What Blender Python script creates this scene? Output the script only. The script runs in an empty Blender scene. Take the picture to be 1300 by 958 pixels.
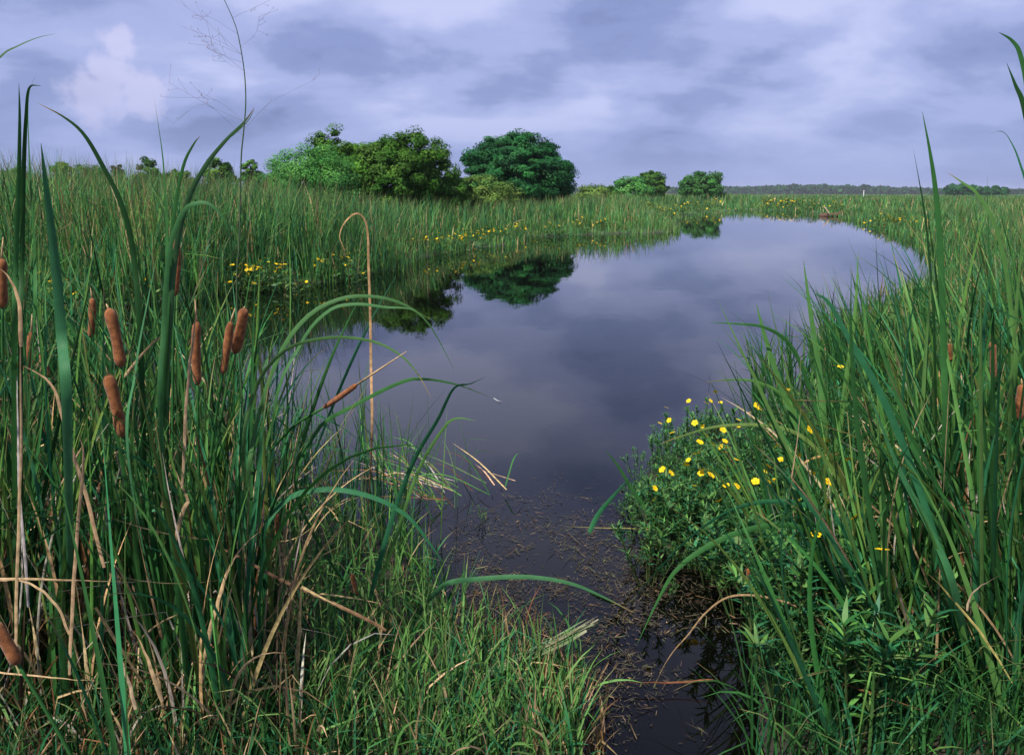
import bpy, math, random
import numpy as np
from mathutils import Vector

R = np.random.default_rng(11)
random.seed(11)
PI = math.pi
scene = bpy.context.scene
COL = scene.collection

# ------------------------------------------------------------------ camera
CAM_H = 1.8
PITCH = math.radians(10.5)
LENS = 28.0
F = LENS / 36.0 * 1300.0
CU, CV = 650.0, 433.0
cam_d = bpy.data.cameras.new('camera'); cam = bpy.data.objects.new('camera', cam_d); COL.objects.link(cam)
cam.location = (0, 0, CAM_H); cam.rotation_euler = (PI / 2 - PITCH, 0, 0)
cam_d.lens = LENS; cam_d.sensor_width = 36; cam_d.sensor_fit = 'HORIZONTAL'
cam_d.shift_y = -(479 - CV) / 1300.0
cam_d.clip_start = 0.05; cam_d.clip_end = 6000
scene.camera = cam

def ray(u, v):
    x = (u - CU) / F; y = (CV - v) / F
    return np.array([x, math.cos(PITCH) + y * math.sin(PITCH), -math.sin(PITCH) + y * math.cos(PITCH)])
def at(u, v, d):                       # the point seen at (u, v) that stands d metres ahead
    r = ray(u, v); return np.array([0, 0, CAM_H]) + r * (d / r[1])
def onz(u, v, z=0.0):                  # the point seen at (u, v) on the level z
    r = ray(u, v); return np.array([0, 0, CAM_H]) + r * ((z - CAM_H) / r[2])

# ------------------------------------------------------------------ helpers
def link(o, parent=None):
    COL.objects.link(o)
    if parent is not None: o.parent = parent
    return o
def tag(o, label=None, cat=None, group=None, kind=None):
    if label: o['label'] = label
    if cat: o['category'] = cat
    if group: o['group'] = group
    if kind: o['kind'] = kind
    return o
def empty(name, loc, rz=0.0, sc=1.0):
    o = bpy.data.objects.new(name, None); o.empty_display_size = 0.1
    o.location = [float(c) for c in loc]; o.rotation_euler = (0, 0, rz); o.scale = (sc, sc, sc)
    return link(o)
def copy_of(src, parent):
    c = src.copy(); COL.objects.link(c); c.parent = parent
    return c

class MB:
    """collects vertices, faces and a colour per vertex; build() links ONE mesh object"""
    def __init__(s): s.v = []; s.f4 = []; s.f3 = []; s.c = []; s.n = 0
    def add(s, v, f, c):
        v = np.asarray(v, float).reshape(-1, 3); f = np.asarray(f, int)
        c = np.asarray(c, float)
        if c.ndim == 1: c = np.tile(c, (len(v), 1))
        if c.shape[1] == 3: c = np.concatenate([c, np.full((len(c), 1), .5)], 1)
        s.v.append(v); s.c.append(c)
        if f.size: (s.f4 if f.shape[1] == 4 else s.f3).append(f + s.n)
        s.n += len(v); return s
    def mesh(s, name, smooth=True):
        me = bpy.data.meshes.new(name)
        v = np.concatenate(s.v); c = np.concatenate(s.c)
        q = np.concatenate(s.f4) if s.f4 else np.zeros((0, 4), int)
        t = np.concatenate(s.f3) if s.f3 else np.zeros((0, 3), int)
        nl = q.size + t.size; nf = len(q) + len(t)
        me.vertices.add(len(v)); me.loops.add(nl); me.polygons.add(nf)
        me.vertices.foreach_set('co', v.astype(np.float32).ravel())
        me.loops.foreach_set('vertex_index', np.concatenate([q.ravel(), t.ravel()]).astype(np.int32))
        ls = np.concatenate([np.arange(len(q)) * 4, q.size + np.arange(len(t)) * 3])
        me.polygons.foreach_set('loop_start', ls.astype(np.int32))
        me.polygons.foreach_set('use_smooth', np.full(nf, smooth))
        a = me.color_attributes.new('tint', 'FLOAT_COLOR', 'POINT')
        a.data.foreach_set('color', c.astype(np.float32).ravel())
        me.update(); me.validate()
        return me
    def build(s, name, mat, parent=None, smooth=True):
        me = s.mesh(name, smooth); me.materials.append(mat)
        return link(bpy.data.objects.new(name, me), parent)

def strip_faces(N, S, k):
    """faces for N ribbons of S segments with k vertices across"""
    i = np.arange(S)[:, None] * k + np.arange(k - 1)[None, :]
    i = i.ravel()
    f = np.stack([i, i + 1, i + k + 1, i + k], 1)
    return (f[None] + (np.arange(N) * (S + 1) * k)[:, None, None]).reshape(-1, 4)

def arr(x, N): return np.broadcast_to(np.asarray(x, float), (N,)).copy()

def ribbons(B, az, L, W, lean, bend, S=6, pw=1.8, tw0=0.0, tw1=0.0, col=None, tip=None, tipfrac=0.12,
            ks=None, ka=0.0, fold=0.0, taper=3.0):
    """grass blades: B base points, az heading, L length, W width, lean/bend angles from vertical, optional sharp kink"""
    B = np.asarray(B, float).reshape(-1, 3); N = len(B)
    az, L, W, lean, bend, tw0, tw1 = [arr(x, N) for x in (az, L, W, lean, bend, tw0, tw1)]
    s = np.linspace(0, 1, S + 1)
    sm = (s[1:] + s[:-1]) / 2
    th = lean[:, None] + bend[:, None] * sm[None] ** pw
    ths = lean[:, None] + bend[:, None] * s[None] ** pw
    if ks is not None:
        ks = arr(ks, N); ka = arr(ka, N)
        th = th + (sm[None] > ks[:, None]) * ka[:, None]; ths = ths + (s[None] > ks[:, None]) * ka[:, None]
    h = np.stack([np.cos(az), np.sin(az)], 1)
    ds = (L / S)[:, None]
    hor = np.concatenate([np.zeros((N, 1)), np.cumsum(np.sin(th) * ds, 1)], 1)
    ver = np.concatenate([np.zeros((N, 1)), np.cumsum(np.cos(th) * ds, 1)], 1)
    P = np.empty((N, S + 1, 3))
    P[..., 0] = B[:, None, 0] + hor * h[:, None, 0]
    P[..., 1] = B[:, None, 1] + hor * h[:, None, 1]
    P[..., 2] = B[:, None, 2] + ver
    side = np.zeros((N, S + 1, 3)); side[..., 0] = -h[:, None, 1]; side[..., 1] = h[:, None, 0]
    nor = np.empty((N, S + 1, 3))
    nor[..., 0] = np.cos(ths) * h[:, None, 0]; nor[..., 1] = np.cos(ths) * h[:, None, 1]; nor[..., 2] = -np.sin(ths)
    tw = tw0[:, None] + (tw1 - tw0)[:, None] * s[None]
    wd = np.cos(tw)[..., None] * side + np.sin(tw)[..., None] * nor
    nn = -np.sin(tw)[..., None] * side + np.cos(tw)[..., None] * nor
    prof = np.clip(0.55 + 3 * s, 0, 1) * (1 - s ** taper * 0.97)
    w = W[:, None] * prof[None] * 0.5
    C = np.repeat(col[:, None, :], S + 1, 1)
    if tip is not None:
        k = np.clip((s - (1 - tipfrac)) / tipfrac, 0, 1)[None, :, None]
        C = C * (1 - k) + tip[:, None, :] * k
    if fold > 0:
        V = np.stack([P - wd * w[..., None], P + nn * (w * fold)[..., None], P + wd * w[..., None]], 2)
        k = 3
    else:
        V = np.stack([P - wd * w[..., None], P + wd * w[..., None]], 2); k = 2
    C = np.repeat(C[:, :, None, :], k, 2); al = np.broadcast_to(np.linspace(0, 1, k)[None, None, :, None], C.shape[:3] + (1,))
    return V.reshape(-1, 3), strip_faces(N, S, k), np.concatenate([C, al], 3).reshape(-1, 4)

def spline(P, n):
    P = np.asarray(P, float)
    if len(P) == 2: P = np.array([P[0], (P[0] + P[1]) / 2, P[1]])
    Q = np.vstack([2 * P[0] - P[1], P, 2 * P[-1] - P[-2]])
    out = []
    m = len(P) - 1
    for t in np.linspace(0, m - 1e-6, n):
        i = int(t); f = t - i; a, b, c, d = Q[i:i + 4]
        out.append(0.5 * ((2 * b) + (c - a) * f + (2 * a - 5 * b + 4 * c - d) * f * f + (3 * b - a - 3 * c + d) * f ** 3))
    return np.array(out)

def blade_along(mb, P, W, face, col, tip=None, n=22, fold=0.25, roll=0.0, blunt=False, base_w=0.7, tipfrac=.15):
    """one leaf along a tip-to-base run of points"""
    Q = spline(P, n)[::-1]
    T = np.gradient(Q, axis=0); T /= np.linalg.norm(T, axis=1)[:, None] + 1e-9
    fv = np.asarray(face, float); fv = fv / np.linalg.norm(fv)
    side = np.cross(T, fv); ln = np.linalg.norm(side, axis=1)[:, None]
    side = side / np.maximum(ln, 1e-3)
    for i in range(1, n):
        if np.dot(side[i], side[i - 1]) < 0: side[i] *= -1
    nn = np.cross(side, T)
    s = np.linspace(0, 1, n)
    a = roll * (s - .3)
    side, nn = side * np.cos(a)[:, None] + nn * np.sin(a)[:, None], nn * np.cos(a)[:, None] - side * np.sin(a)[:, None]
    prof = np.clip(base_w + 2 * s, 0, 1)
    if not blunt: prof = prof * (1 - s ** 2.6 * 0.96)
    w = (W / 2 * prof)[:, None]
    V = np.stack([Q - side * w, Q + nn * w * fold, Q + side * w], 1)
    col = np.asarray(col, float); C = np.tile(col, (n, 1))
    if tip is not None:
        k = np.clip((s - (1 - tipfrac)) / tipfrac, 0, 1)[:, None]; C = C * (1 - k) + np.asarray(tip) * k
    mb.add(V.reshape(-1, 3), strip_faces(1, n - 1, 3), np.concatenate([np.repeat(C, 3, 0), np.tile([0, .5, 1], n)[:, None]], 1))

def tube(mb, P, r, col, k=7, cap=True):
    P = np.asarray(P, float); n = len(P); r = arr(r, n)
    T = np.gradient(P, axis=0); T /= np.linalg.norm(T, axis=1)[:, None] + 1e-9
    ref = np.array([1., 0, 0]) if abs(T[0][0]) < .8 else np.array([0, 1., 0])
    a = np.cross(T, ref); a /= np.linalg.norm(a, axis=1)[:, None]; b = np.cross(T, a)
    ph = np.arange(k) / k * 2 * PI
    V = P[:, None] + (a[:, None] * np.cos(ph)[None, :, None] + b[:, None] * np.sin(ph)[None, :, None]) * r[:, None, None]
    i = np.arange(n - 1)[:, None] * k; j = np.arange(k)[None]; jn = (j + 1) % k
    f = np.stack([i + j, i + jn, i + k + jn, i + k + j], -1).reshape(-1, 4)
    V = V.reshape(-1, 3); col = np.asarray(col, float)
    if col.ndim == 2: c = np.repeat(col, k, 0)
    else: c = np.tile(col, (len(V), 1))
    if cap:
        m = len(V); V = np.vstack([V, P[0], P[-1]]); c = np.vstack([c, c[0], c[-1]])
        mb.add(V, f, c)
        jj = np.arange(k); jn = (jj + 1) % k
        t = np.concatenate([np.stack([np.full(k, m), jn, jj], 1), np.stack([np.full(k, m + 1), (n - 1) * k + jj, (n - 1) * k + jn], 1)])
        mb.f3.append(t + mb.n - len(V))
    else: mb.add(V, f, c)

def leaves(mb, C, N3, size, col, asp=0.45):
    """many small leaf faces: centres, normals, sizes, colours"""
    n = len(C); N3 = N3 / (np.linalg.norm(N3, axis=1)[:, None] + 1e-9)
    rnd = R.normal(size=(n, 3)); a = np.cross(N3, rnd); a /= np.linalg.norm(a, axis=1)[:, None] + 1e-9
    b = np.cross(N3, a)
    size = arr(size, n)[:, None]
    V = np.stack([C - a * size * .5, C + b * size * asp * .5 - a * size * .02 + N3 * size * .06, C + a * size * .5, C - b * size * asp * .5 - a * size * .02 + N3 * size * .06], 1)
    mb.add(V.reshape(-1, 3), np.arange(n * 4).reshape(-1, 4), np.repeat(col, 4, 0))

_wk = R.normal(size=(10, 3)); _wp = R.uniform(0, 2 * PI, 10)
def wob(P, k=1.0):
    P = np.asarray(P, float); return np.sin(P @ (_wk.T * k) + _wp).mean(-1) * 2.2
def wob2(x, y, k=1.0): return wob(np.stack([x, y, 0 * x], -1), k)

def mixcol(pal, w, n, jit=0.18):
    pal = np.array(pal); i = R.choice(len(pal), n, p=np.array(w) / np.sum(w))
    return pal[i] * (1 + R.normal(0, jit, (n, 1))).clip(.5, 1.6) * (1 + R.normal(0, .06, (n, 3)))

G_DARK = (.018, .072, .018); G_MID = (.034, .130, .033); G_BLUE = (.028, .145, .060); G_LIGHT = (.088, .215, .050)
Y_GREEN = (.110, .180, .030); TAN = (.46, .32, .18); BROWN = (.17, .085, .04); PALE = (.38, .33, .29); RUST = (.30, .12, .04)

# ------------------------------------------------------------------ materials
def newmat(name):
    m = bpy.data.materials.new(name); m.use_nodes = True; nt = m.node_tree; nt.nodes.clear()
    out = nt.nodes.new('ShaderNodeOutputMaterial')
    return m, nt, out
def leafmat(name, rough=.48, trans=.28, spec=.4, vary=60.0, amt=.35, veins=0.0):
    m, nt, out = newmat(name); N, L = nt.nodes.new, nt.links.new
    at_ = N('ShaderNodeAttribute'); at_.attribute_name = 'tint'
    tc = N('ShaderNodeTexCoord'); no = N('ShaderNodeTexNoise'); no.inputs['Scale'].default_value = vary; no.inputs['Detail'].default_value = 3
    L(tc.outputs['Object'], no.inputs['Vector'])
    mr = N('ShaderNodeMapRange'); mr.inputs[1].default_value = .3; mr.inputs[2].default_value = .7
    mr.inputs[3].default_value = 1 - amt; mr.inputs[4].default_value = 1 + amt; L(no.outputs['Fac'], mr.inputs[0])
    fac = mr.outputs[0]
    if veins > 0:
        w1 = N('ShaderNodeMath'); w1.operation = 'MULTIPLY'; w1.inputs[1].default_value = 43.0; L(at_.outputs['Alpha'], w1.inputs[0])
        w2 = N('ShaderNodeMath'); w2.operation = 'SINE'; L(w1.outputs[0], w2.inputs[0])
        w3 = N('ShaderNodeMath'); w3.operation = 'MULTIPLY_ADD'; w3.inputs[1].default_value = veins; w3.inputs[2].default_value = 1.0; L(w2.outputs[0], w3.inputs[0])
        w4 = N('ShaderNodeMath'); w4.operation = 'MULTIPLY'; L(fac, w4.inputs[0]); L(w3.outputs[0], w4.inputs[1]); fac = w4.outputs[0]
    mx = N('ShaderNodeVectorMath'); mx.operation = 'SCALE'; L(at_.outputs['Color'], mx.inputs[0]); L(fac, mx.inputs['Scale'])
    p = N('ShaderNodeBsdfPrincipled'); p.inputs['Roughness'].default_value = rough; p.inputs['Specular IOR Level'].default_value = spec
    L(mx.outputs[0], p.inputs['Base Color'])
    if trans > 0:
        t = N('ShaderNodeBsdfTranslucent'); L(mx.outputs[0], t.inputs['Color'])
        ms = N('ShaderNodeMixShader'); ms.inputs[0].default_value = trans
        L(p.outputs[0], ms.inputs[1]); L(t.outputs[0], ms.inputs[2]); L(ms.outputs[0], out.inputs['Surface'])
    else: L(p.outputs[0], out.inputs['Surface'])
    return m
M_LEAF = leafmat('cattail_leaf', .58, .27, .18, 30, .12, .16)
M_REED = leafmat('reed_leaf', .55, .28, .15, 1.2, .3)
M_DEAD = leafmat('dead_leaf', .8, .15, .1, 45, .4, .2)
M_FOL = leafmat('tree_leaf', .6, .3, .12, .9, .25)
M_SMALL = leafmat('herb_leaf', .5, .28, .2, 25, .3)
M_PETAL = leafmat('petal', .6, .2, .2, 60, .12)
M_BARK = leafmat('bark', .9, 0, .2, 9, .4)
M_DEBRIS = leafmat('debris', .8, 0, .08, 30, .45)

def spikemat():
    m, nt, out = newmat('seed_head_velvet'); N, L = nt.nodes.new, nt.links.new
    tc = N('ShaderNodeTexCoord'); no = N('ShaderNodeTexNoise'); no.inputs['Scale'].default_value = 420; no.inputs['Detail'].default_value = 4
    n2 = N('ShaderNodeTexNoise'); n2.inputs['Scale'].default_value = 55; n2.inputs['Detail'].default_value = 3
    L(tc.outputs['Object'], no.inputs['Vector']); L(tc.outputs['Object'], n2.inputs['Vector'])
    ad = N('ShaderNodeMath'); ad.operation = 'ADD'; L(no.outputs['Fac'], ad.inputs[0]); L(n2.outputs['Fac'], ad.inputs[1])
    cr = N('ShaderNodeValToRGB'); e = cr.color_ramp.elements
    e[0].position = .72; e[0].color = (.13, .046, .017, 1); e[1].position = 1.3 / 1.0 if False else 1.0; e[1].color = (.29, .108, .040, 1)
    hv = N('ShaderNodeMath'); hv.operation = 'MULTIPLY'; hv.inputs[1].default_value = .85; L(ad.outputs[0], hv.inputs[0]); L(hv.outputs[0], cr.inputs[0])
    p = N('ShaderNodeBsdfPrincipled'); p.inputs['Roughness'].default_value = .9; p.inputs['Specular IOR Level'].default_value = .15
    p.inputs['Sheen Weight'].default_value = .15
    L(cr.outputs[0], p.inputs['Base Color'])
    b = N('ShaderNodeBump'); b.inputs['Strength'].default_value = .5; b.inputs['Distance'].default_value = .002
    L(no.outputs['Fac'], b.inputs['Height']); L(b.outputs[0], p.inputs['Normal']); L(p.outputs[0], out.inputs['Surface'])
    return m
M_SPIKE = spikemat()

def watermat():
    m, nt, out = newmat('still_water'); N, L = nt.nodes.new, nt.links.new
    tc = N('ShaderNodeTexCoord'); mp = N('ShaderNodeMapping'); mp.inputs['Scale'].default_value = (1.0, .45, 1)
    L(tc.outputs['Object'], mp.inputs[0])
    no = N('ShaderNodeTexNoise'); no.inputs['Scale'].default_value = 2.2; no.inputs['Detail'].default_value = 4; L(mp.outputs[0], no.inputs['Vector'])
    b = N('ShaderNodeBump'); b.inputs['Strength'].default_value = .06; b.inputs['Distance'].default_value = .03; L(no.outputs['Fac'], b.inputs['Height'])
    fr = N('ShaderNodeFresnel'); fr.inputs['IOR'].default_value = 1.333
    g = N('ShaderNodeBsdfGlossy'); g.inputs['Roughness'].default_value = .015; g.inputs['Color'].default_value = (1, 1, 1, 1)
    t = N('ShaderNodeBsdfTransparent'); t.inputs['Color'].default_value = (.22, .23, .22, 1)
    L(b.outputs[0], g.inputs['Normal'])
    ms = N('ShaderNodeMixShader'); L(fr.outputs[0], ms.inputs[0]); L(t.outputs[0], ms.inputs[1]); L(g.outputs[0], ms.inputs[2])
    L(ms.outputs[0], out.inputs['Surface']); return m
def groundmat():
    m, nt, out = newmat('marsh_ground'); N, L = nt.nodes.new, nt.links.new
    at_ = N('ShaderNodeAttribute'); at_.attribute_name = 'tint'
    tc = N('ShaderNodeTexCoord'); no = N('ShaderNodeTexNoise'); no.inputs['Scale'].default_value = 6; no.inputs['Detail'].default_value = 9; no.inputs['Roughness'].default_value = .7
    L(tc.outputs['Object'], no.inputs['Vector'])
    mr = N('ShaderNodeMapRange'); mr.inputs[1].default_value = .3; mr.inputs[2].default_value = .7; mr.inputs[3].default_value = .4; mr.inputs[4].default_value = 1.7
    L(no.outputs['Fac'], mr.inputs[0])
    mx = N('ShaderNodeVectorMath'); mx.operation = 'SCALE'; L(at_.outputs['Color'], mx.inputs[0]); L(mr.outputs[0], mx.inputs['Scale'])
    p = N('ShaderNodeBsdfPrincipled'); p.inputs['Roughness'].default_value = .75; L(mx.outputs[0], p.inputs['Base Color'])
    b = N('ShaderNodeBump'); b.inputs['Strength'].default_value = .8; b.inputs['Distance'].default_value = .03; L(no.outputs['Fac'], b.inputs['Height']); L(b.outputs[0], p.inputs['Normal'])
    L(p.outputs[0], out.inputs['Surface']); return m

# ------------------------------------------------------------------ water outline and terrain
PXW = [(955, 1010), (745, 1010), (715, 890), (660, 840), (600, 800), (556, 745), (520, 700), (470, 668), (400, 652), (330, 630), (250, 560), (170, 500), (60, 470), (-80, 450),
       (-200, 430), (-200, 396), (-60, 396), (60, 392), (150, 388), (230, 384), (290, 370), (330, 367), (417, 359), (460, 350), (498, 343), (530, 328), (560, 324), (590, 318), (640, 312), (672, 302), (720, 300),
       (760, 298), (815, 297), (861, 295), (842, 286), (846, 279), (870, 274), (905, 270), (951, 266.5), (1000, 267.5), (1048, 272.5), (1075, 277), (1110, 285), (1145, 298),
       (1185, 316), (1225, 340), (1225, 372), (1150, 425), (1030, 480), (960, 530), (900, 556), (850, 575), (812, 600), (804, 640), (818, 675), (870, 705), (925, 722), (958, 765), (965, 830), (958, 900)]
WP = np.array([onz(u, v)[:2] for u, v in PXW])

def signed(x, y):
    """distance to the water's edge, positive on land"""
    x = np.asarray(x, float); y = np.asarray(y, float); sh = x.shape; p = np.stack([x.ravel(), y.ravel()], 1)
    d = np.full(len(p), 1e9); ins = np.zeros(len(p), bool)
    A = WP; B = np.roll(WP, -1, 0)
    for a, b in zip(A, B):
        ab = b - a; t = np.clip(((p - a) @ ab) / (ab @ ab + 1e-12), 0, 1)
        d = np.minimum(d, np.linalg.norm(p - (a + t[:, None] * ab), axis=1))
        c = ((a[1] > p[:, 1]) != (b[1] > p[:, 1]))
        with np.errstate(divide='ignore', invalid='ignore'):
            xi = (b[0] - a[0]) * (p[:, 1] - a[1]) / (b[1] - a[1]) + a[0]
        ins ^= c & (p[:, 0] < xi)
    return np.where(ins, -d, d).reshape(sh)
SHOAL = np.array([onz(u, v)[:2] for u, v in [(700, 720), (620, 690), (780, 700), (700, 770)]])
def shore(x, y): return signed(x, y) + wob2(x, y, 2.2) * .10 * np.clip(np.hypot(x, y) / 6, .5, 2.5)
def height(x, y):
    sd = shore(x, y)
    r = np.hypot(x, y)
    land = .004 + np.clip(sd * .10, 0, .12) + (wob2(x, y, 5.0) * .018 + wob2(x, y, 1.1) * .03) * np.clip(sd * 3, 0, 1)
    deep = -.02 - np.clip(-sd * .35, 0, .75)
    c = onz(700, 735)[:2]; q = np.exp(-(((x - c[0]) / 1.15) ** 2 + ((y - c[1]) / 1.25) ** 2) ** 1.5)
    shoal = -.026 + wob2(x, y, 6) * .014 + wob2(x, y, 17) * .012 + wob2(x, y, 43) * .008
    deep = deep * (1 - q) + np.maximum(deep, shoal) * q
    return np.where(sd > 0, np.maximum(land, .003 + np.minimum(sd * .05, .01)), deep)

rr = np.geomspace(.5, 1650, 250); aa = np.linspace(0, 2 * PI, 600, endpoint=False)
RR, AA = np.meshgrid(rr, aa, indexing='ij'); gx = RR * np.sin(AA); gy = RR * np.cos(AA)
gz = height(gx, gy)
far_k = np.clip((RR - 6) / 10, 0, 1)[..., None]; wet = np.clip((gz - .02) / .08, 0, 1)[..., None]
mud = np.array([.018, .014, .010]); soil = np.array([.045, .036, .022]); marsh = np.array([.055, .12, .035])
gc = mud * (1 - wet) + (soil * (1 - far_k) + marsh * far_k) * wet
gc = gc * (1 + .25 * wob2(gx, gy, 3.3)[..., None])
nv = len(rr); na = len(aa)
i = np.arange(nv - 1)[:, None] * na; j = np.arange(na)[None]; jn = (j + 1) % na
gf = np.stack([i + j, i + na + j, i + na + jn, i + jn], -1).reshape(-1, 4)
mb = MB(); mb.add(np.stack([gx, gy, gz], -1), gf[:, ::-1], gc.reshape(-1, 3))
cen = len(gx.ravel()); mb.add([(0, 0, .12)], np.zeros((0, 4), int), soil)
mb.f3.append(np.stack([np.full(na, cen), (np.arange(na) + 1) % na, np.arange(na)], 1))
tag(mb.build('ground', groundmat()), kind='structure')
mb = MB(); mb.add([(-25, .8, 0), (75, .8, 0), (75, 170, 0), (-25, 170, 0)], [(0, 1, 2, 3)], (0, 0, 0))
tag(mb.build('water', watermat()), kind='structure')

def ground_z(x, y): return float(height(np.array([x]), np.array([y]))[0])

# ------------------------------------------------------------------ reed beds (nobody could count them): two masses
def reed_bed(name, label, N, a0, a1, r0, r1, hfun, rng_side):
    az = np.radians(R.uniform(a0, a1, N)); r = np.exp(R.uniform(math.log(r0), math.log(r1), N))
    x = r * np.sin(az); y = r * np.cos(az)
    sd = shore(x, y)
    ok = (sd > -.14 - .003 * r) & rng_side(x, y, r)
    x, y, r, sd = x[ok], y[ok], r[ok], sd[ok]
    h = hfun(x, y, r, sd)
    n = len(x); K = 5
    bx = np.repeat(x, K); by = np.repeat(y, K); br = np.repeat(r, K); bh = np.repeat(h, K)
    m = n * K
    sp = .05 + .0022 * br
    bx = bx + R.normal(0, 1, m) * sp; by = by + R.normal(0, 1, m) * sp
    bz = np.zeros(m) - .02
    zn = wob2(bx, by, .22); zf = wob2(bx, by, .9)
    col = mixcol([G_DARK, G_MID, G_BLUE, G_LIGHT, Y_GREEN, TAN, BROWN], [1.3, 3.4, 3.6, 3.4, .7, .4, .2], m, .22) * 1.25
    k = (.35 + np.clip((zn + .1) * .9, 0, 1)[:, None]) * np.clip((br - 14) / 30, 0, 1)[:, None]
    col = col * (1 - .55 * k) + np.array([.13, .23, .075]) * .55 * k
    col = col * (1 + .22 * zf)[:, None]
    dry = (zf + .6 * wob2(bx, by, 2.7) > .75) & (R.random(m) < .16); col[dry] = np.array([.34, .25, .12]) * R.uniform(.6, 1.1, (dry.sum(), 1))
    tip = np.where(R.random((m, 1)) < .3, np.array([[.28, .2, .1]]), col * 1.1)
    L = bh * R.uniform(.45, 1.12, m)
    W = np.maximum(R.uniform(.011, .023, m), .00095 * br)
    v, f, c = ribbons(np.stack([bx, by, bz], 1), R.uniform(0, 2 * PI, m), L, W, np.abs(R.normal(.06, .13, m)), np.abs(R.normal(.3, .42, m)),
                      S=4, pw=2.2, tw0=R.uniform(-1.5, 1.5, m), tw1=R.uniform(-1.5, 1.5, m), col=col, tip=tip, tipfrac=.25,
                      ks=R.uniform(.45, .95, m), ka=np.where(R.random(m) < .12, R.uniform(.6, 1.9, m), 0))
    mb = MB(); mb.add(v, f, c)
    return tag(mb.build(name, M_REED), label, 'reeds', kind='stuff')
left = lambda x, y: (x < .5) | (np.arctan2(x, y) < math.radians(16.5)) & (y > 20)
def h_left(x, y, r, sd):
    base = np.interp(np.degrees(np.arctan2(x, y)), [-40, -30, -19, -13, -8, -3, 2, 6, 12], [2.55, 2.5, 2.36, 2.02, 1.78, 1.6, 1.55, 1.68, 1.8]) + .13 * wob2(x, y, .5) + .08 * wob2(x, y, 1.7)
    dg = np.degrees(np.arctan2(x, y)); low = np.clip((dg + 9) / 5, 0, 1)
    edge = np.clip(.5 - .22 * low + sd * (.45 - .27 * low) + .35 * wob2(x, y, 1.3) * (1 - .5 * low), .22, 1)
    edge = edge * np.where(sd < 5, np.interp(r, [45, 75], [1, .6]), 1)
    return base * edge
def h_right(x, y, r, sd):
    base = 1.38 + .14 * wob2(x, y, .5) + .15 * np.clip((r - 60) / 60, 0, 1)
    return base * np.clip(.5 + sd * .25 + .2 * wob2(x, y, 1.3), .3, 1) * np.where(sd < 6, np.interp(r, [35, 65], [1, .6]), 1)
reed_bed('reed_bed', 'dense tall green reed bed along the far bank below the round trees', 30000, -40, 18, 9.0, 95, h_left, lambda x, y, r: left(x, y) & (y > 8))
reed_bed('reed_bed', 'low green reed marsh reaching from the water to the distant woods', 22000, 8, 42, 6.3, 110, h_right, lambda x, y, r: ~left(x, y) & (x > 3))
reed_bed('reed_bed', 'far flat green marsh in front of the dark wood on the horizon', 15000, -42, 42, 88, 900, lambda x, y, r, sd: (np.where(left(x, y), 1.75, 1.4) + .1 * wob2(x, y, .1)) * np.clip(.45 + sd * .06, .4, 1), lambda x, y, r: r > 80)

# ------------------------------------------------------------------ trees and shrubs
def tree(name, cat, label, base, top, wid, col, nclump, per, leaf, low=.25, trunk_r=.16, squash=.7, group=None, clump_r=.13, lean=0.0, flat=1.0, rough=.16, dome=1.0):
    """trunk with limbs; crown of leaf clumps over an uneven dome"""
    x, y = base; z0 = 0.0
    t = empty(name, (x, y, z0)); tag(t, label, cat, group)
    rz = (top - low * top) / 2; cz = low * top + rz * .92
    rx = wid / 2
    d = R.normal(size=(nclump * 3, 3)); d /= np.linalg.norm(d, axis=1)[:, None]
    d = d[(d[:, 2] > -.8)][:nclump]
    seed = R.uniform(-50, 50, 3)
    k = (1 + rough * wob(d * 2.2 + seed, 1.0)) * R.uniform(.2, 1.0, len(d)) ** .5
    cc = d * np.array([rx, rx * .9, rz * 1.05]) * k[:, None]
    cc[:, 2] = np.where(cc[:, 2] > 0, cc[:, 2] * flat, cc[:, 2] * dome)
    cc[:, 0] += lean * cc[:, 2]
    cc += np.array([0, 0, cz])
    cr = clump_r * wid * R.uniform(.6, 1.25, len(cc))
    n = len(cc) * per
    P = np.repeat(cc, per, 0)
    off = R.normal(size=(n, 3)); off /= np.linalg.norm(off, axis=1)[:, None]; off *= R.uniform(.1, 1, (n, 1)) ** .5
    P = P + off * np.repeat(cr, per)[:, None] * np.array([1, 1, squash])
    outw = np.repeat(d, per, 0)
    nrm = outw * .6 + off * .8 + np.array([0, 0, .35]) + R.normal(0, .4, (n, 3))
    c = mixcol(col, [3, 4, 2.2], len(cc), .14); c = np.repeat(c, per, 0) * (1 + R.normal(0, .16, (n, 1)))
    P[:, 2] = np.maximum(P[:, 2], .12)
    m = MB(); leaves(m, P, nrm, leaf * R.uniform(.6, 1.3, n), c.clip(0.004, 1)); m.build('crown', M_FOL, t)
    m = MB(); bc = np.array([.10, .085, .065])
    tp = spline([(0, 0, -.1), (.05 * wid * .3, 0, cz * .45), (lean * .4, .04, cz)], 8)
    tube(m, tp, np.linspace(trunk_r, trunk_r * .5, 8), bc, 8)
    for q in range(9):
        e = cc[R.integers(len(cc))] * np.array([.85, .85, .92]); s0 = tp[R.integers(2, 6)]
        tube(m, spline([s0, (s0 + e) / 2 + np.array([0, 0, .1 * rz]), e], 7), np.linspace(trunk_r * .5, trunk_r * .08, 7), bc, 6)
    m.build('trunk', M_BARK, t)
    return t
DG = [(.013, .090, .026), (.020, .120, .033), (.034, .165, .045)]
MG = [(.038, .120, .014), (.060, .160, .020), (.090, .210, .028)]
LG = [(.060, .215, .050), (.085, .265, .060), (.11, .30, .065)]
YG = [(.090, .180, .036), (.12, .21, .042), (.14, .23, .05)]
def base_at(u, d): p = at(u, 246, d); return p[0], p[1]
def top_at(v, d): return float(at(650, v, d)[2])
def wid_px(w, d): return w / F * d * 1.0
D = 56
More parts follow.
